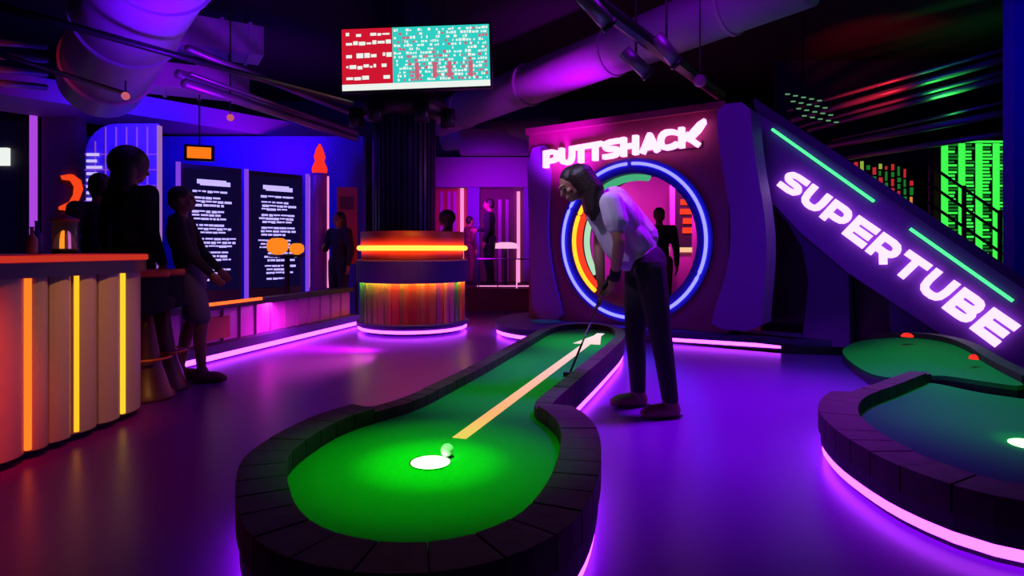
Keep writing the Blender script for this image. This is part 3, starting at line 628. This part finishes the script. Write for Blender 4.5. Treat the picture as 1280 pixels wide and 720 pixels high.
MB().pbox(DP, a0, a0+.03, 0, zb, -.04, -.01).build('leg', M['black'], t); MB().pbox(DP, a1-.03, a1, 0, zb, -.04, -.01).build('leg', M['black'], t)
# crescent neon on brown pillar
CP = Plane(BW.pt(0, 0, .12), 0.0); pp = [CP.px(x, y) for x, y in ((72, 219), (84, 217), (94, 224), (97, 235), (93, 246), (90, 252), (95, 258), (95, 263), (70, 262), (70, 258), (83, 252), (88, 243), (89, 233), (84, 225), (74, 224))]
tag(MB().pprism(CP, pp, -.12, -.05).build('crescent_sign', emi('orange_red_sign', (.95, .06, .01), 1)), 'curved orange-red lit sign on the brown pillar above the bar', 'sign')
# cocktail table with two glowing bowls
p = at(359, 318, 8.2); t = thing('cocktail_table', 'tall dark cocktail table behind the low partition', 'table', (p.x, p.y, 0))
MB().lathe((p.x, p.y, 0), [(.2, 0), (.2, .02), (.04, .05), (.035, .98), (.10, 1.0)], 24).build('pedestal', M['black'], t, True); MB().lathe((p.x, p.y, 1.0), [(.22, 0), (.235, .012), (.22, .03)], 36).build('tabletop', M['black'], t)
for x, lb, s_ in ((347, 'larger glowing orange bowl on the cocktail table, left one', 1.05), (371, 'smaller glowing orange bowl on the cocktail table, right one', .72)):
    q_ = at(x, 316, 8.2); tag(MB().lathe((q_.x, q_.y, 1.031), [(.03*s_, 0), (.06*s_, .01), (.12*s_, .05*s_), (.135*s_, .11*s_), (.12*s_, .18*s_), (.07*s_, .21*s_), (.02, .215*s_)], 28).build('glowing_bowl', M['bowl'], smooth=True), lb, 'lamp', 'glowing bowls on the cocktail table')

# ------------------------------------------------------------------ stools by the bar end
def stool(px_, Y, label):
    p = at(px_, 340, Y); x, y = p.x, p.y; t = thing('bar_stool', label, 'stool', (x, y, 0), 'stools at the bar end')
    MB().lathe((x, y, 0), [(.20, 0), (.20, .02), (.17, .06), (.11, .25), (.07, .5), (.05, .66)], 28).build('pedestal', M['redpad'], t, True)
    MB().lathe((x, y, .62), [(.05, 0), (.19, .04), (.20, .1), (.18, .13)], 28).build('seat', M['blackfab'], t, True)
    mb = MB(); n = 14
    for k in range(n):
        a0, a1 = math.radians(195+150*k/n), math.radians(195+150*(k+1)/n)
        q = lambda r, a, z: (x+r*math.cos(a), y+r*math.sin(a), z)
        mb.hexa([q(.19, a0, .72), q(.19, a1, .72), q(.16, a1, .72), q(.16, a0, .72), q(.22, a0, .90), q(.22, a1, .90), q(.19, a1, .90), q(.19, a0, .90)])
    mb.build('backrest', M['blackfab'], t); mb = MB()
    mb.tube([(x+.205*math.cos(math.radians(195+150*k/n)), y+.205*math.sin(math.radians(195+150*k/n)), .925) for k in range(n+1)], .028, 10); mb.build('top_roll', M['orangepad'], t, True)
    MB().tube([(x+.17*math.cos(2*PI*k/24), y+.17*math.sin(2*PI*k/24), .30) for k in range(24)], .01, 8, closed=True).build('foot_ring', M['orangepad'], t)
    return t
stool(202, 4.8, 'orange trimmed bar stool beside the striding person in shorts')
stool(181, 4.5, 'orange trimmed bar stool half hidden by the end of the bar')
stool

# ------------------------------------------------------------------ back centre: raised deck, posts, railing
DK = Plane((-1.2, 10.9), 0.0)
a0 = DK.px(540, 360)[0]; a1 = DK.px(700, 360)[0]
struct(MB().pbox(DK, a0-.3, a1+3.2, 0, .40, -2.6, 0).build('deck_floor', M['redfab']))
WP = Plane((-1.2, 12.9), 0.0)
struct(bwbox(540, 200, 700, 236, -.1, .4, 'trim_1', M['wall'], P=WP))
for i, (x0, x1) in enumerate(((586, 600), (655, 672), (536, 545))): struct(bwbox(x0, 236, x1, 352, -.1, .3, 'pillar_back', M['purple'], P=WP))
struct(bwbox(545, 236, 586, 352, .0, .05, 'wall_alcove', M['poster'], P=WP)); struct(bwbox(600, 236, 655, 352, .0, .05, 'wall_alcove', M['brown'], P=WP))
for k, (x, y0, mk) in enumerate(((553, 240, 'magpanel'), (562, 240, 'magpanel'), (569, 240, 'magpanel'), (578, 232, 'pinkpost'), (625, 250, 'magpanel'), (634, 250, 'magpanel'), (648, 240, 'pinkpost'))):
    a, z = WP.px(x, y0); tag(MB().pbox(WP, a-.035, a+.035, .41, z, .06, .12).build('light_tube', M[mk]), ['dull pink wall tube, leftmost above the striped counter', 'dull pink wall tube, second from left above the striped counter', 'dull pink wall tube, third from left above the striped counter', 'bright pink-white wall tube right of the head above the counter', 'pink tube on the far wall left of the lone standing adult', 'pink tube on far wall between adult and portal', 'bright pink tube on the far wall near the portal edge'][k], 'light tube', 'tubes on the far wall')
t = thing('deck_railing', 'thin pink railing along the raised deck in the distance', 'railing', DK.pt(1.5, .4))
for x in (598, 622, 646, 662): a, z = DK.px(x, 324); MB().tube([DK.pt(a, .4, -.1), DK.pt(a, z, -.1)], .014, 6).build('post', M['pinkpost'] if x == 646 else M['steel'], t)
a0, z = DK.px(596, 324); a1, _ = DK.px(676, 324); MB().tube([DK.pt(a0, z, -.1), DK.pt(a1, z, -.1)], .014, 6).build('handrail', M['steel'], t)
MB().tube([DK.pt(a0, .44, -.1), DK.pt(a1, .44, -.1)], .012, 6).build('light_strip', M['pinkpost'], t)
p = at(632, 307, 11.6); t = thing('round_table', 'small round lit table on the raised deck', 'table', (p.x, p.y, .4)); MB().lathe((p.x, p.y, .4), [(.15, 0), (.03, .03), (.03, .72)], 20).build('pedestal', M['black'], t); MB().lathe((p.x, p.y, 1.12), [(.24, 0), (.26, .02), (.2, .1), (.1, .12)], 28).build('lit_top', emi('pink_glow', (1.1, .45, .8), 1), t, True)
# things seen through the ring
IP = Plane((2.2, 10.2), 0.0); IP2 = IP; IP = Plane((2.2, 11.0), 0.0)
a, z = IP.px(860, 268); t = thing('neon_sign', 'red-orange glowing sign seen through the round opening', 'sign', IP.pt(a, z)); m = MB()
for k in range(5): w_ = .13+.02*(k % 3); m.pbox(IP, a-w_+.03*k*.4, a+w_, z+.34-k*.17, z+.44-k*.17, 0, .05)
MB().pbox(IP, a-.3, a+.26, z-.6, z+.6, -.06, 0).build('backing', M['dark'], t); m.build('lit_strokes', M['rglow'], t); MB().pbox(IP, a-.02, a+.02, 0, z-.6, -.05, -.01).build('post', M['black'], t)
IP = IP2; a0, z = IP.px(835, 313); a1, _ = IP.px(880, 313); t = thing('back_counter', 'pink counter with pale yellow light line seen through the round opening', 'counter', IP.pt(a0, 0)); MB().pbox(IP, a0-.9, a1+.3, 0, z-.03, -.4, .0).build('counter_front', M['magpanel'], t); MB().pbox(IP, a0-.9, a1+.1, z-.03, z+.05, -.02, .05).build('light_line', emi('pale_yellow', (1.0, .55, .3), 1), t)
for x in (838, 866): a, zt = IP.px(x, 232); tag(MB().pbox(IP, a-.04, a+.04, 0, zt, .08, .14).build('light_tube', M['magpanel']), 'magenta post seen through the ring, %s' % ('left of the red sign' if x == 838 else 'behind the red sign'), 'post', 'magenta posts behind the ring')
struct(MB().box((.9, 12.4, 0), (6, 12.5, 3.2)).build('wall_magenta', M['magpanel']))
lamp('ring_room_light', 'SPOT', (2.4, 9.3, 2.5), (2.9, 11.6, 1.2), (1, .06, .6), 420, .3, 90)

# ------------------------------------------------------------------ small far putting green
sp_ = [ground(x, y).to_2d() for x, y in ((616, 417), (626, 423), (645, 427), (668, 429), (688, 426), (698, 414), (690, 404), (660, 402), (630, 407))]
sp_ = ccw(resample(smoothpts(sp_, 2), .1)); t = thing('golf_platform', 'small dark curved platform with teal pad left of the portal', 'platform', (.2, 7.7, 0))
MB().prism([(p.x, p.y) for p in sp_], .08, .15).build('deck', M['indigo'], t); MB().prism([(p.x, p.y) for p in offset(sp_, -.08)], 0, .08).build('base', M['black'], t)
A, B = offset(sp_, -.06), offset(sp_, -.02); ld = MB(); n = len(sp_)
for i in range(n):
    j = (i+1) % n; ld.hexa([(B[i].x, B[i].y, .03), (B[j].x, B[j].y, .03), (A[j].x, A[j].y, .03), (A[i].x, A[i].y, .03), (B[i].x, B[i].y, .065), (B[j].x, B[j].y, .065), (A[j].x, A[j].y, .065), (A[i].x, A[i].y, .065)])
ld.build('light_strip', M['led'], t)
c = ground(682, 402.5, .15); MB().lathe((c.x, c.y, .15), [(.2, 0), (.2, .012), (.18, .014)], 32).build('turf_pad', mat('teal_turf', (.02, .45, .22), .9), t)

# ------------------------------------------------------------------ ceiling services
def duct(name, A, B, r, label, m='galv', rings=4):
    A, B = Vector(A), Vector(B); t = thing(name, label, 'duct', (A+B)/2)
    MB().tube([A, B], r, 36).build('duct_body', M[m], t, True)
    for k in range(rings):
        p = A.lerp(B, (k+.5)/rings); d = (B-A).normalized()*.02; MB().tube([p-d, p+d], r+.025, 36).build('flange', M[m], t)
    return t
duct('air_duct', (-1.5, 3.2, 3.55), (-5.0, 7.4, 3.15), .45, 'large round air duct lit violet-blue at upper left')
duct('air_duct', at(548, 150, 11.2), at(1010, -30, 6.0), .30, 'long round air duct lit magenta running from column to upper right')
duct('air_duct', at(555, 172, 12.2), at(700, 160, 11.6), .26, 'short far violet duct below the long magenta one', rings=2)
so0, so1 = at(60, 112, 8.0), at(450, 176, 11.9)
SF = Plane(so0, B=so1); L_ = (so1-so0).length
struct(MB().pbox(SF, -2.5, L_, 3.05, 3.35, -1.2, 0).build('soffit_left', M['wall']))
struct(MB().box((-1.0, 11.6, 2.95), (2.3, 12.0, 3.4)).build('soffit_back', M['wall']))
for k, (y0, y1, r, z) in enumerate(((92, 128, .05, 0), (95, 140, .035, 0), (104, 148, .05, 0), (60, 118, .04, 0), (92, 152, .02, 0))):
    a = at(222+k*4, y0, 6.4); b = at(445, y1, 9.6); b.z = a.z
    tag(MB().tube([a, b], r, 12).build('ceiling_pipe', M['pipe'], smooth=True), ['thick pipe, topmost of the bundle right of the big duct', 'thin pipe just under the topmost one of the left bundle', 'thick pipe low in the bundle left of the score screen', 'high lone pipe above the left pipe bundle', 'thinnest pipe at the bottom of the left bundle'][k], 'pipe', 'pipes left of the score screen')
a, b = at(-20, 8, 4.2), at(460, 118, 7.2); b.z = a.z = 3.0
tag(MB().tube([at(0, 8, 4.2), at(440, 130, 6.9)], .03, 12).build('ceiling_pipe', M['black'], smooth=True), 'long black rail crossing in front of the big left duct', 'pipe')
tag(MB().tube([at(-20, 62, 5.0), at(160, 118, 6.3)], .025, 12).build('ceiling_pipe', M['black'], smooth=True), 'short black rail under the big left duct', 'pipe')
for k in range(4): tag(MB().tube([at(-30, 50+k*17, 6), at(56, 58+k*17, 7.4)], .04, 10).build('ceiling_pipe', M['pipe'], smooth=True), 'reddish pipe at far upper left, %s' % ['topmost', 'second from top', 'third from top', 'lowest'][k], 'pipe', 'reddish pipes at the far upper left')
lamp('red_pipe_spot', 'SPOT', at(20, 150, 5.6), at(20, 75, 6.8), (1, .03, .06), 30, .1, 70)
for k, (x0, y0, x1, y1, r) in enumerate(((990, 150, 1262, 72, .05), (1000, 158, 1262, 88, .03), (1010, 163, 1262, 96, .04), (1020, 186, 1262, 140, .05), (1040, 200, 1262, 166, .04), (985, 138, 1262, 60, .03), (1040, 176, 1262, 126, .02))):
    a = at(x0, y0, 9.9); b = at(x1, y1, 7.8); tag(MB().tube([a, b], r, 12).build('ceiling_pipe', M['pipe'], smooth=True), ['upper thick red-lit pipe above the ramp', 'thin red-lit pipe under the upper thick one', 'medium pipe lowest of the red-lit trio', 'thick pipe halfway between red pipes and pixel screen', 'pipe just above the green pixel screen', 'topmost thin pipe above the red-lit ones', 'thinnest pipe above the halfway thick one'][k], 'pipe', 'pipes above the ramp')
for (x0, x1, Ya, Yb, za, zb_, lb) in ((178, 312, 7.2, 7.7, 3.06, 3.36, 'violet-lit rectangular duct right of the big round one, lower box'), (222, 330, 7.4, 7.9, 3.62, 4.0, 'blue-lit rectangular duct above the lower box duct')):
    a, b = at(x0, 90, Ya), at(x1, 90, Yb); Q = Plane(a, B=b); L_ = (b-a).to_2d().length; t = thing('rectangular_duct', lb, 'duct', Q.pt(L_/2, za), 'box ducts at upper left')
    MB().pbox(Q, 0, L_, za, zb_, -.5, 0).build('duct_body', M['galv'], t, bevel=.01)
    for k in range(3): MB().pbox(Q, L_*(k+.5)/3-.02, L_*(k+.5)/3+.02, za-.02, zb_+.02, -.52, .02).build('flange', M['galv'], t)
    for k in (.2, .8): MB().pbox(Q, L_*k-.01, L_*k+.01, zb_, 4.4, -.26, -.24).build('hanger', M['black'], t)
def spotlight(px_, py_, Y, tilt, label):
    p = at(px_, py_, Y); t = thing('spotlight', label, 'spotlight', p, 'ceiling spotlights'); d = Vector(tilt).normalized()
    MB().tube([p-d*.16, p+d*.16], .065, 20).build('can', M['pipe'], t, True); MB().tube([p+d*.15, p+d*.185], .075, 20).build('front_ring', M['black'], t, True)
    MB().tube([p, (p.x, p.y, 4.4)], .012, 6).build('yoke', M['black'], t); return t
trk = thing('lighting_track', 'black ceiling track with spotlights at upper centre right', 'lighting track', at(800, 60, 5.5))
MB().tube([at(700, -30, 4.6), at(900, 118, 7.4)], .07, 8).build('track', M['black'], trk)
spotlight(744, 12, 4.9, (1, .4, -.9), 'violet-lit spotlight can at top edge right of the score screen')
spotlight(833, 62, 5.8, (1, .3, -1.1), 'violet-lit spotlight can above the end of the pink-white sign')
spotlight(795, 78, 6.0, (1, .3, -.8), 'slim spotlight can left of the one above the sign')
GP = Plane(at(1005, 135, 8.6), 0.0); t = thing('light_lattice', 'small cluster of dim green dashes of light above the top of the ramp', 'light', at(1005, 135, 8.6)); g = MB()
for r_ in range(4):
    for c_ in range(5):
        a, z = GP.px(984+c_*10+r_*7, 118+r_*9+c_*2.0); g.pbox(GP, a-.03, a+.03, z-.008, z+.008, 0, .02)
g.build('lit_dashes', emi('green_white_dash', (.10, .30, .14), 1), t)
a, z = GP.px(1005, 112); MB().tube([GP.pt(a, z-.1, -.03), GP.pt(a, 4.4, -.03)], .012, 6).build('hanger', M['black'], t)
for r_ in range(4):
    a0, z0_ = GP.px(978+r_*7, 118+r_*9); a1, z1_ = GP.px(1030+r_*7, 127+r_*9); MB().tube([GP.pt(a0, z0_, -.015), GP.pt(a1, z1_, -.015)], .012, 6).build('bar', M['black'], t)
def globe(px_, py_, Y, r_, m_, label, group=None):
    p = at(px_, py_, Y); t = thing('globe_lamp', label, 'lamp', p, group); MB().ball(p, r_, 20).build('globe', m_, t, True); MB().tube([p+Vector((0, 0, r_*.8)), (p.x, p.y, 2.86 if px_ == 157 else 4.4)], .008, 6).build('stem', M['black'], t)
globe(875, 101, 6.6, .07, mat('pink_globe', (.35, .12, .3), .5), 'small round pinkish globe above the portal')
for x, y, lb in ((157, 120, 'tiny pink round light on the pipe bundle, left one'), (288, 147, 'tiny pink round light on the pipe bundle, right one')): globe(x, y, 6.2 if x < 200 else 7.0, .04, emi('pink_dot', (.55, .10, .16), 1), lb, 'pink dot lights under the pipes')

# ------------------------------------------------------------------ people
def frame(fwd, up):
    f_ = Vector(fwd).normalized(); u = Vector(up); x = f_.cross(u).normalized(); u = x.cross(f_).normalized()
    return Matrix((x, f_, u)).transposed()        # columns: right, forward, up
def add_head(mb, c, R, s=1.0):
    P = lambda x, y, z: Vector(c)+R @ Vector((x*s, y*s, z*s)); E = lambda p, r: mb.ball(P(*p), tuple(q*s for q in r), 20, R)
    E((0, -.01, .02), (.073, .092, .088)); E((0, .02, -.035), (.058, .066, .068)); E((0, .055, -.075), (.028, .03, .025))
    mb.cap(P(0, .088, .012), P(0, .108, -.022), .008*s, .014*s, 10); E((0, .085, .03), (.045, .012, .010))
    E((0, .086, -.052), (.022, .012, .007)); E((0, .084, -.061), (.019, .012, .006))
    for k in (-1, 1): E((k*.074, -.005, -.005), (.010, .02, .03)); E((k*.04, .062, -.02), (.022, .02, .018))
def add_eyes(c, R, parent, s=1.0):
    for k in (-1, 1):
        m = MB(); m.ball(Vector(c)+R @ Vector((k*.03*s, .083*s, .012*s)), .010*s, 12); m.build('eye', M['eye'], parent, True)
def add_hand(mb, w, d, palmn, side, curl=.5, s=1.0):
    d = Vector(d).normalized(); pn = Vector(palmn); pn = (pn-d*pn.dot(d)).normalized(); sd = d.cross(pn).normalized()*side
    R = Matrix((sd, pn, d)).transposed(); w = Vector(w)
    mb.ball(w+d*.045*s, (.040*s, .016*s, .052*s), 12, R); mb.cap(w-d*.02*s, w+d*.03*s, .024*s, .024*s)
    for i, (o, L) in enumerate(((-.030, .062), (-.010, .074), (.011, .070), (.030, .056))):
        p = w+d*.085*s+sd*o*s; dd = d.copy()
        for k in range(3):
            ang = curl*(.7+.35*k); dd = (Matrix.Rotation(ang, 3, pn.cross(d).normalized()) @ dd) if False else (dd*math.cos(ang)+(dd.cross(sd*side).normalized()*(-1 if dd.cross(sd*side).dot(pn) < 0 else 1))*math.sin(ang)).normalized()
            q = p+dd*L*s*(.44, .32, .24)[k]; mb.cap(p, q, (.0095-.001*k)*s, (.0088-.001*k)*s, 8); p = q
    p = w+d*.02*s-sd*.03*s; q = p+(d*.7-sd*.7+pn*.3).normalized()*.035*s; mb.cap(p, q, .013*s, .011*s, 8); r = q+(d*.85-sd*.1+pn*.5).normalized()*.032*s; mb.cap(q, r, .011*s, .008*s, 8)
def person(label, loc, rz, s, J, cols, hair='short', voxel=.012, group=None, sleeves='long', legs='long', held=None, folds=()):
    """J overrides joints of a standing figure looking along +y; all metres for a 1.70 m body"""
    D = dict(head=(0, .02, 1.585), hf=(0, 1, 0), hu=(0, 0, 1), neck=(0, -.005, 1.44), chest=(0, 0, 1.27), belly=(0, 0, 1.08), pelvis=(0, 0, .93), shR=(.185, 0, 1.385), shL=(-.185, 0, 1.385), elR=(.235, -.02, 1.10), elL=(-.235, -.02, 1.10),
             wrR=(.25, .06, .87), wrL=(-.25, .06, .87), hdR=(.02, .1, -1), hdL=(-.02, .1, -1), hipR=(.09, 0, .92), hipL=(-.09, 0, .92), knR=(.10, .02, .50), knL=(-.10, .02, .50), anR=(.10, -.02, .09), anL=(-.10, -.02, .09), ftR=(.02, 1, 0), ftL=(-.02, 1, 0))
    D.update(J); D = {k: Vector(v) for k, v in D.items()}
    for k in D:
        if k not in ('hf', 'hu', 'hdR', 'hdL', 'ftR', 'ftL'): D[k] = D[k]*s
    t = thing('person', label, 'person', (0, 0, 0), group); skin, top, bot, shoe, hr = cols
    side = (D['shR']-D['shL']).normalized(); ax = (D['neck']-D['pelvis']).normalized(); fw = ax.cross(side).normalized()
    T = Matrix((side, fw, ax)).transposed(); HR = frame(D['hf'], D['hu'])
    def torso(mb, g):
        axc = (D['neck']-D['chest']).normalized(); 
        mb.ball(D['chest'], ((.158+g)*s, (.108+g)*s, .19*s), 20, T); mb.ball(D['chest']+axc*.08*s, ((.165+g)*s, (.09+g)*s, .09*s), 20, T)
        mb.ball(D['belly'], ((.138+g)*s, (.105+g)*s, .17*s), 20, T); mb.ball(D['pelvis'], ((.158+g)*s, (.115+g)*s, .13*s), 20, T)
    b = MB(); torso(b, -.012); b.cap(D['neck']-ax*.03*s, D['head']-HR @ Vector((0, .01, .06))*s, .055*s, .05*s); add_head(b, D['head'], HR, s)
    for k, sg in (('R', 1), ('L', -1)):
        b.chain([D['neck']-ax*.03*s, D['sh'+k]], [.05*s, .055*s]); b.chain([D['sh'+k], D['el'+k], D['el'+k].lerp(D['wr'+k], .3), D['wr'+k]], [.052*s, .040*s, .040*s, .026*s])
        add_hand(b, D['wr'+k], D['hd'+k], held if held else -sg*side, sg, .5, s)
        b.chain([D['hip'+k], D['kn'+k], D['kn'+k].lerp(D['an'+k], .3)+Vector((0, -.015, 0))*s, D['an'+k]], [.085*s, .056*s, .056*s, .036*s])
        f_ = D['ft'+k].normalized(); b.cap(D['an'+k]-Vector((0, 0, .045))*s, D['an'+k]+f_*.14*s-Vector((0, 0, .06))*s, .034*s, .026*s)
    body = b.build('body', skin, t, voxel=voxel); 
    m = MB(); torso(m, .004)
    for k in 'RL':
        m.chain([D['neck']-ax*.045*s, D['sh'+k]], [.056*s, .066*s])
        e = D['el'+k]; p = D['sh'+k].lerp(e, .62) if sleeves == 'short' else e
        m.chain([D['sh'+k], p], [.068*s, (.062 if sleeves == 'short' else .052)*s])
        if sleeves == 'long': m.chain([e, e.lerp(D['wr'+k], .92)], [.052*s, .036*s])
    if sleeves == 'short': m.cap(D['chest']+fw*.04*s-ax*.02*s, D['belly']+fw*.05*s, .10*s, .12*s)
    for a_, b_, ra, rb in folds: m.cap(a_, b_, ra, rb)
    m.build('shirt', top, t, voxel=voxel)
    m = MB(); m.ball(D['pelvis']-ax*.01*s, (.172*s, .132*s, .125*s), 20, T)
    for k in 'RL':
        h, kn, an = D['hip'+k], D['kn'+k], D['an'+k]
        if legs == 'long': m.chain([h, h.lerp(kn, .5), kn, kn.lerp(an, .35)+Vector((0, -.012, 0))*s, an+Vector((0, 0, .03))*s], [.108*s, .094*s, .074*s, .066*s, .055*s])
        else: m.chain([h, h.lerp(kn, .85)], [.10*s, .088*s])
    m.build('trousers' if legs == 'long' else 'shorts', bot, t, voxel=voxel)
    for k in 'RL':
        an = D['an'+k]; f_ = D['ft'+k].normalized(); dn = Vector((0, 0, 1)); m = MB(); q = Matrix((f_.cross(dn), f_, dn)).transposed()
        m.cap(an+dn*.01*s, an-f_*.02*s-dn*.04*s, .052*s, .050*s); m.ball(an+f_*.06*s-dn*.045*s, (.052*s, .13*s, .050*s), 16, q); m.ball(an+f_*.14*s-dn*.055*s, (.050*s, .065*s, .036*s), 16, q)
        o = m.build('shoe', shoe, t, voxel=.008)
        m = MB(); m.ball(an+f_*.055*s-Vector((0, 0, an.z-.013)), (.048*s, .145*s, .0125), 20, q); m.build('sole', M['sole'], o)
    m = MB(); HP = lambda x, y, z: D['head']+HR @ Vector((x*s, y*s, z*s)); R3 = lambda x: tuple(q*s for q in x)
    m.ball(HP(0, -.025, .035), R3((.084, .095, .088)), 20, HR); m.ball(HP(0, -.055, -.01), R3((.078, .06, .08)), 20, HR)
    if hair in ('long', 'big'):
        k_ = 1.38 if hair == 'big' else 1
        m.ball(HP(0, -.035, .03), R3((.09*k_, .10*k_, .095*k_)), 20, HR)
        for sx in (-1, 0, 1): m.cap(HP(sx*.055, -.05, 0), HP(sx*.07*k_, -.07 if hair == 'long' else -.06, -.17), .05*s*k_, .04*s*k_)
    if hair != 'bald': m.build('hair', hr, t, voxel=min(voxel, .01))
    add_eyes(D['head'], HR, t, s)
    t.location = loc; t.rotation_euler = (0, 0, rz); return t, D
S_, Tn = M['skin'], M['tan']
def floor_at(px_, Y): return ((px_-CX)/F*Y, Y, 0)
# the three at the bar end
person('dark silhouetted person with full hair standing tallest behind the bar end', floor_at(163, 5.0), math.radians(-20), 1.12, dict(hf=(.35, .9, -.15)), (Tn, M['blackfab'], M['blackfab'], M['sole'], M['hair']), 'big')
person('dark silhouetted person leaning behind the tallest one near the bar', floor_at(124, 5.6), math.radians(60), 1.06, dict(wrR=(.15, .3, 1.05), elR=(.25, .08, 1.12), hdR=(0, 1, -.2)), (Tn, M['blackfab'], M['blackfab'], M['sole'], M['hair']), 'short')
person('person in black top and grey shorts leaning beside the bar stools', floor_at(246, 5.1), math.radians(-75), .97,
       dict(head=(.0, -.11, 1.56), neck=(0, -.13, 1.42), chest=(0, -.12, 1.25), belly=(0, -.08, 1.07), pelvis=(0, -.04, .93), shR=(.18, -.12, 1.37), shL=(-.18, -.12, 1.37), elR=(.24, -.02, 1.12), elL=(-.24, -.02, 1.12), wrR=(.22, .16, .93), wrL=(-.22, .14, .95), hdR=(0, .6, -.7), hdL=(0, .6, -.7),
            hipR=(.09, -.03, .92), hipL=(-.09, -.03, .92), knR=(.10, .06, .50), knL=(-.10, -.06, .51), anR=(.10, .06, .09), anL=(-.10, -.16, .09)), (Tn, M['blackfab'], M['greyfab'], M['brownshoe'], M['hair']), 'short', legs='short')
person('dark silhouetted person standing beyond the partition left of the column', floor_at(424, 9.3), math.radians(150), .985, dict(elR=(.25, .05, 1.12), wrR=(.12, .22, 1.15), hdR=(-.6, .6, .3)), (Tn, M['blackfab'], M['blackfab'], M['sole'], M['hair']), 'long')
px_, py_, _ = floor_at(612, 11.3)
person('adult in dark top and jeans standing on the far raised deck', (px_, 11.3, .40), math.radians(80), .97, dict(wrR=(.15, .28, 1.1), elR=(.24, .05, 1.12), hdR=(-.2, 1, 0)), (S_, M['blackfab'], M['navyfab'], M['sole'], M['hair']), 'short')
person('smaller maroon dressed person on the far deck left of the adult', (floor_at(587, 12.0)[0], 12.0, .40), math.radians(-60), .80, {}, (S_, M['maroonfab'], M['maroonfab'], M['sole'], M['hair']), 'short')
person('dark haired person whose head shows just above the round orange counter', (floor_at(558, 9.75)[0], 9.75, 0), math.radians(100), 1.0, {}, (Tn, M['blackfab'], M['blackfab'], M['sole'], M['hair']), 'big')
person('shadowy person behind the round neon opening', (floor_at(824, 8.7)[0], 8.7, 0), math.radians(160), 1.0, dict(wrR=(.12, .25, 1.3), elR=(.25, .08, 1.15), hdR=(-.3, .3, 1)), (Tn, M['blackfab'], M['maroonfab'], M['sole'], M['hair']), 'short')

# the golfer, posed joint by joint where she stands (facing -x)
Wp = lambda x, y, Y: at(x, y, Y)
Y0 = 4.12
G = dict(head=Wp(716, 231, Y0-.02), hf=(-.80, -.28, -.52), hu=(-.42, .0, .9), neck=Wp(750, 243, Y0), chest=Wp(777, 267, Y0), belly=Wp(796, 298, Y0), pelvis=Wp(807, 326, Y0),
         shL=Wp(764, 253, Y0-.17), shR=Wp(756, 253, Y0+.17), elL=Wp(774, 302, Y0-.24), elR=Wp(748, 308, Y0+.14), wrL=Wp(768, 350, Y0-.10), wrR=Wp(752, 362, Y0+.02), hdL=(-.40, .35, -.85), hdR=(-.1, -.15, -1),
         hipL=Wp(812, 335, Y0-.09), hipR=Wp(800, 335, Y0+.09), knL=Wp(826, 418, Y0-.11), knR=Wp(794, 412, Y0+.11), anL=Vector((1.035, 3.98, .09)), anR=Vector((.885, 4.27, .09)), ftL=(-1, -.12, 0), ftR=(-1, -.05, 0))
t, D = person('golfer in white t-shirt and dark trousers bending over her putt beside the lane', (0, 0, 0), 0, 1.0, G, (S_, M['shirt'], M['navyfab'], M['brownshoe'], M['hair']), 'none_extra', voxel=.0065, sleeves='short', held=Vector((-.9, 0, -.2)), folds=((Wp(745, 268, Y0), Wp(768, 312, Y0), .07, .07), (Wp(757, 262, Y0), Wp(783, 318, Y0), .12, .115), (Wp(768, 252, Y0), Wp(802, 296, Y0), .105, .115), (Wp(764, 254, Y0-.17), Wp(770, 276, Y0-.2), .08, .082)))
t.name = 'person'
# her long hair falling forward, and wristband
m = MB()
for dx, dy, dz in ((0, -.05, 0), (0, .03, 0), (0, -.01, .02), (.03, -.06, .01)):
    m.chain([Wp(722, 222, Y0-.02)+Vector((dx, dy, dz)), Wp(736, 240, Y0-.03)+Vector((dx, dy*1.4, dz)), Wp(738, 262, Y0-.04)+Vector((dx*.5, dy*1.3, 0)), Wp(740, 274, Y0-.04)+Vector((0, dy, 0))], [.075, .062, .045, .018])
o = m.build('long_hair', M['hair'], t, voxel=.009)
w0, e0 = D['wrL'], D['elL']; MB().tube([w0.lerp(e0, .02), w0.lerp(e0, .28)], .037, 20).build('wristband', M['blackfab'], t, True)
# putter
ga = Wp(762, 345, Y0-.05); gb = Vector(ground(713, 470, TZ))+Vector((.0, 0, .03)); t = thing('putter', 'golf putter held by the bending golfer with head on the lane', 'putter', gb)
dd = (gb-ga).normalized(); gm = ga+dd*.27; MB().tube([ga, gm], .0145, 12, r2=.011).build('grip', M['black'], t, True); MB().tube([gm, gb-dd*.24], .0065, 10).build('shaft', M['steel'], t, True); MB().tube([gb-dd*.24, gb], .008, 10).build('hosel', M['black'], t, True)
m = MB(); m.hexa([gb+Vector(v) for v in ((-.055, -.03, -.028), (.035, -.05, -.028), (.045, -.015, -.028), (-.045, .005, -.028), (-.055, -.03, .004), (.035, -.05, .004), (.045, -.015, .004), (-.045, .005, .004))]); m.build('putter_head', M['black'], t, bevel=.004)
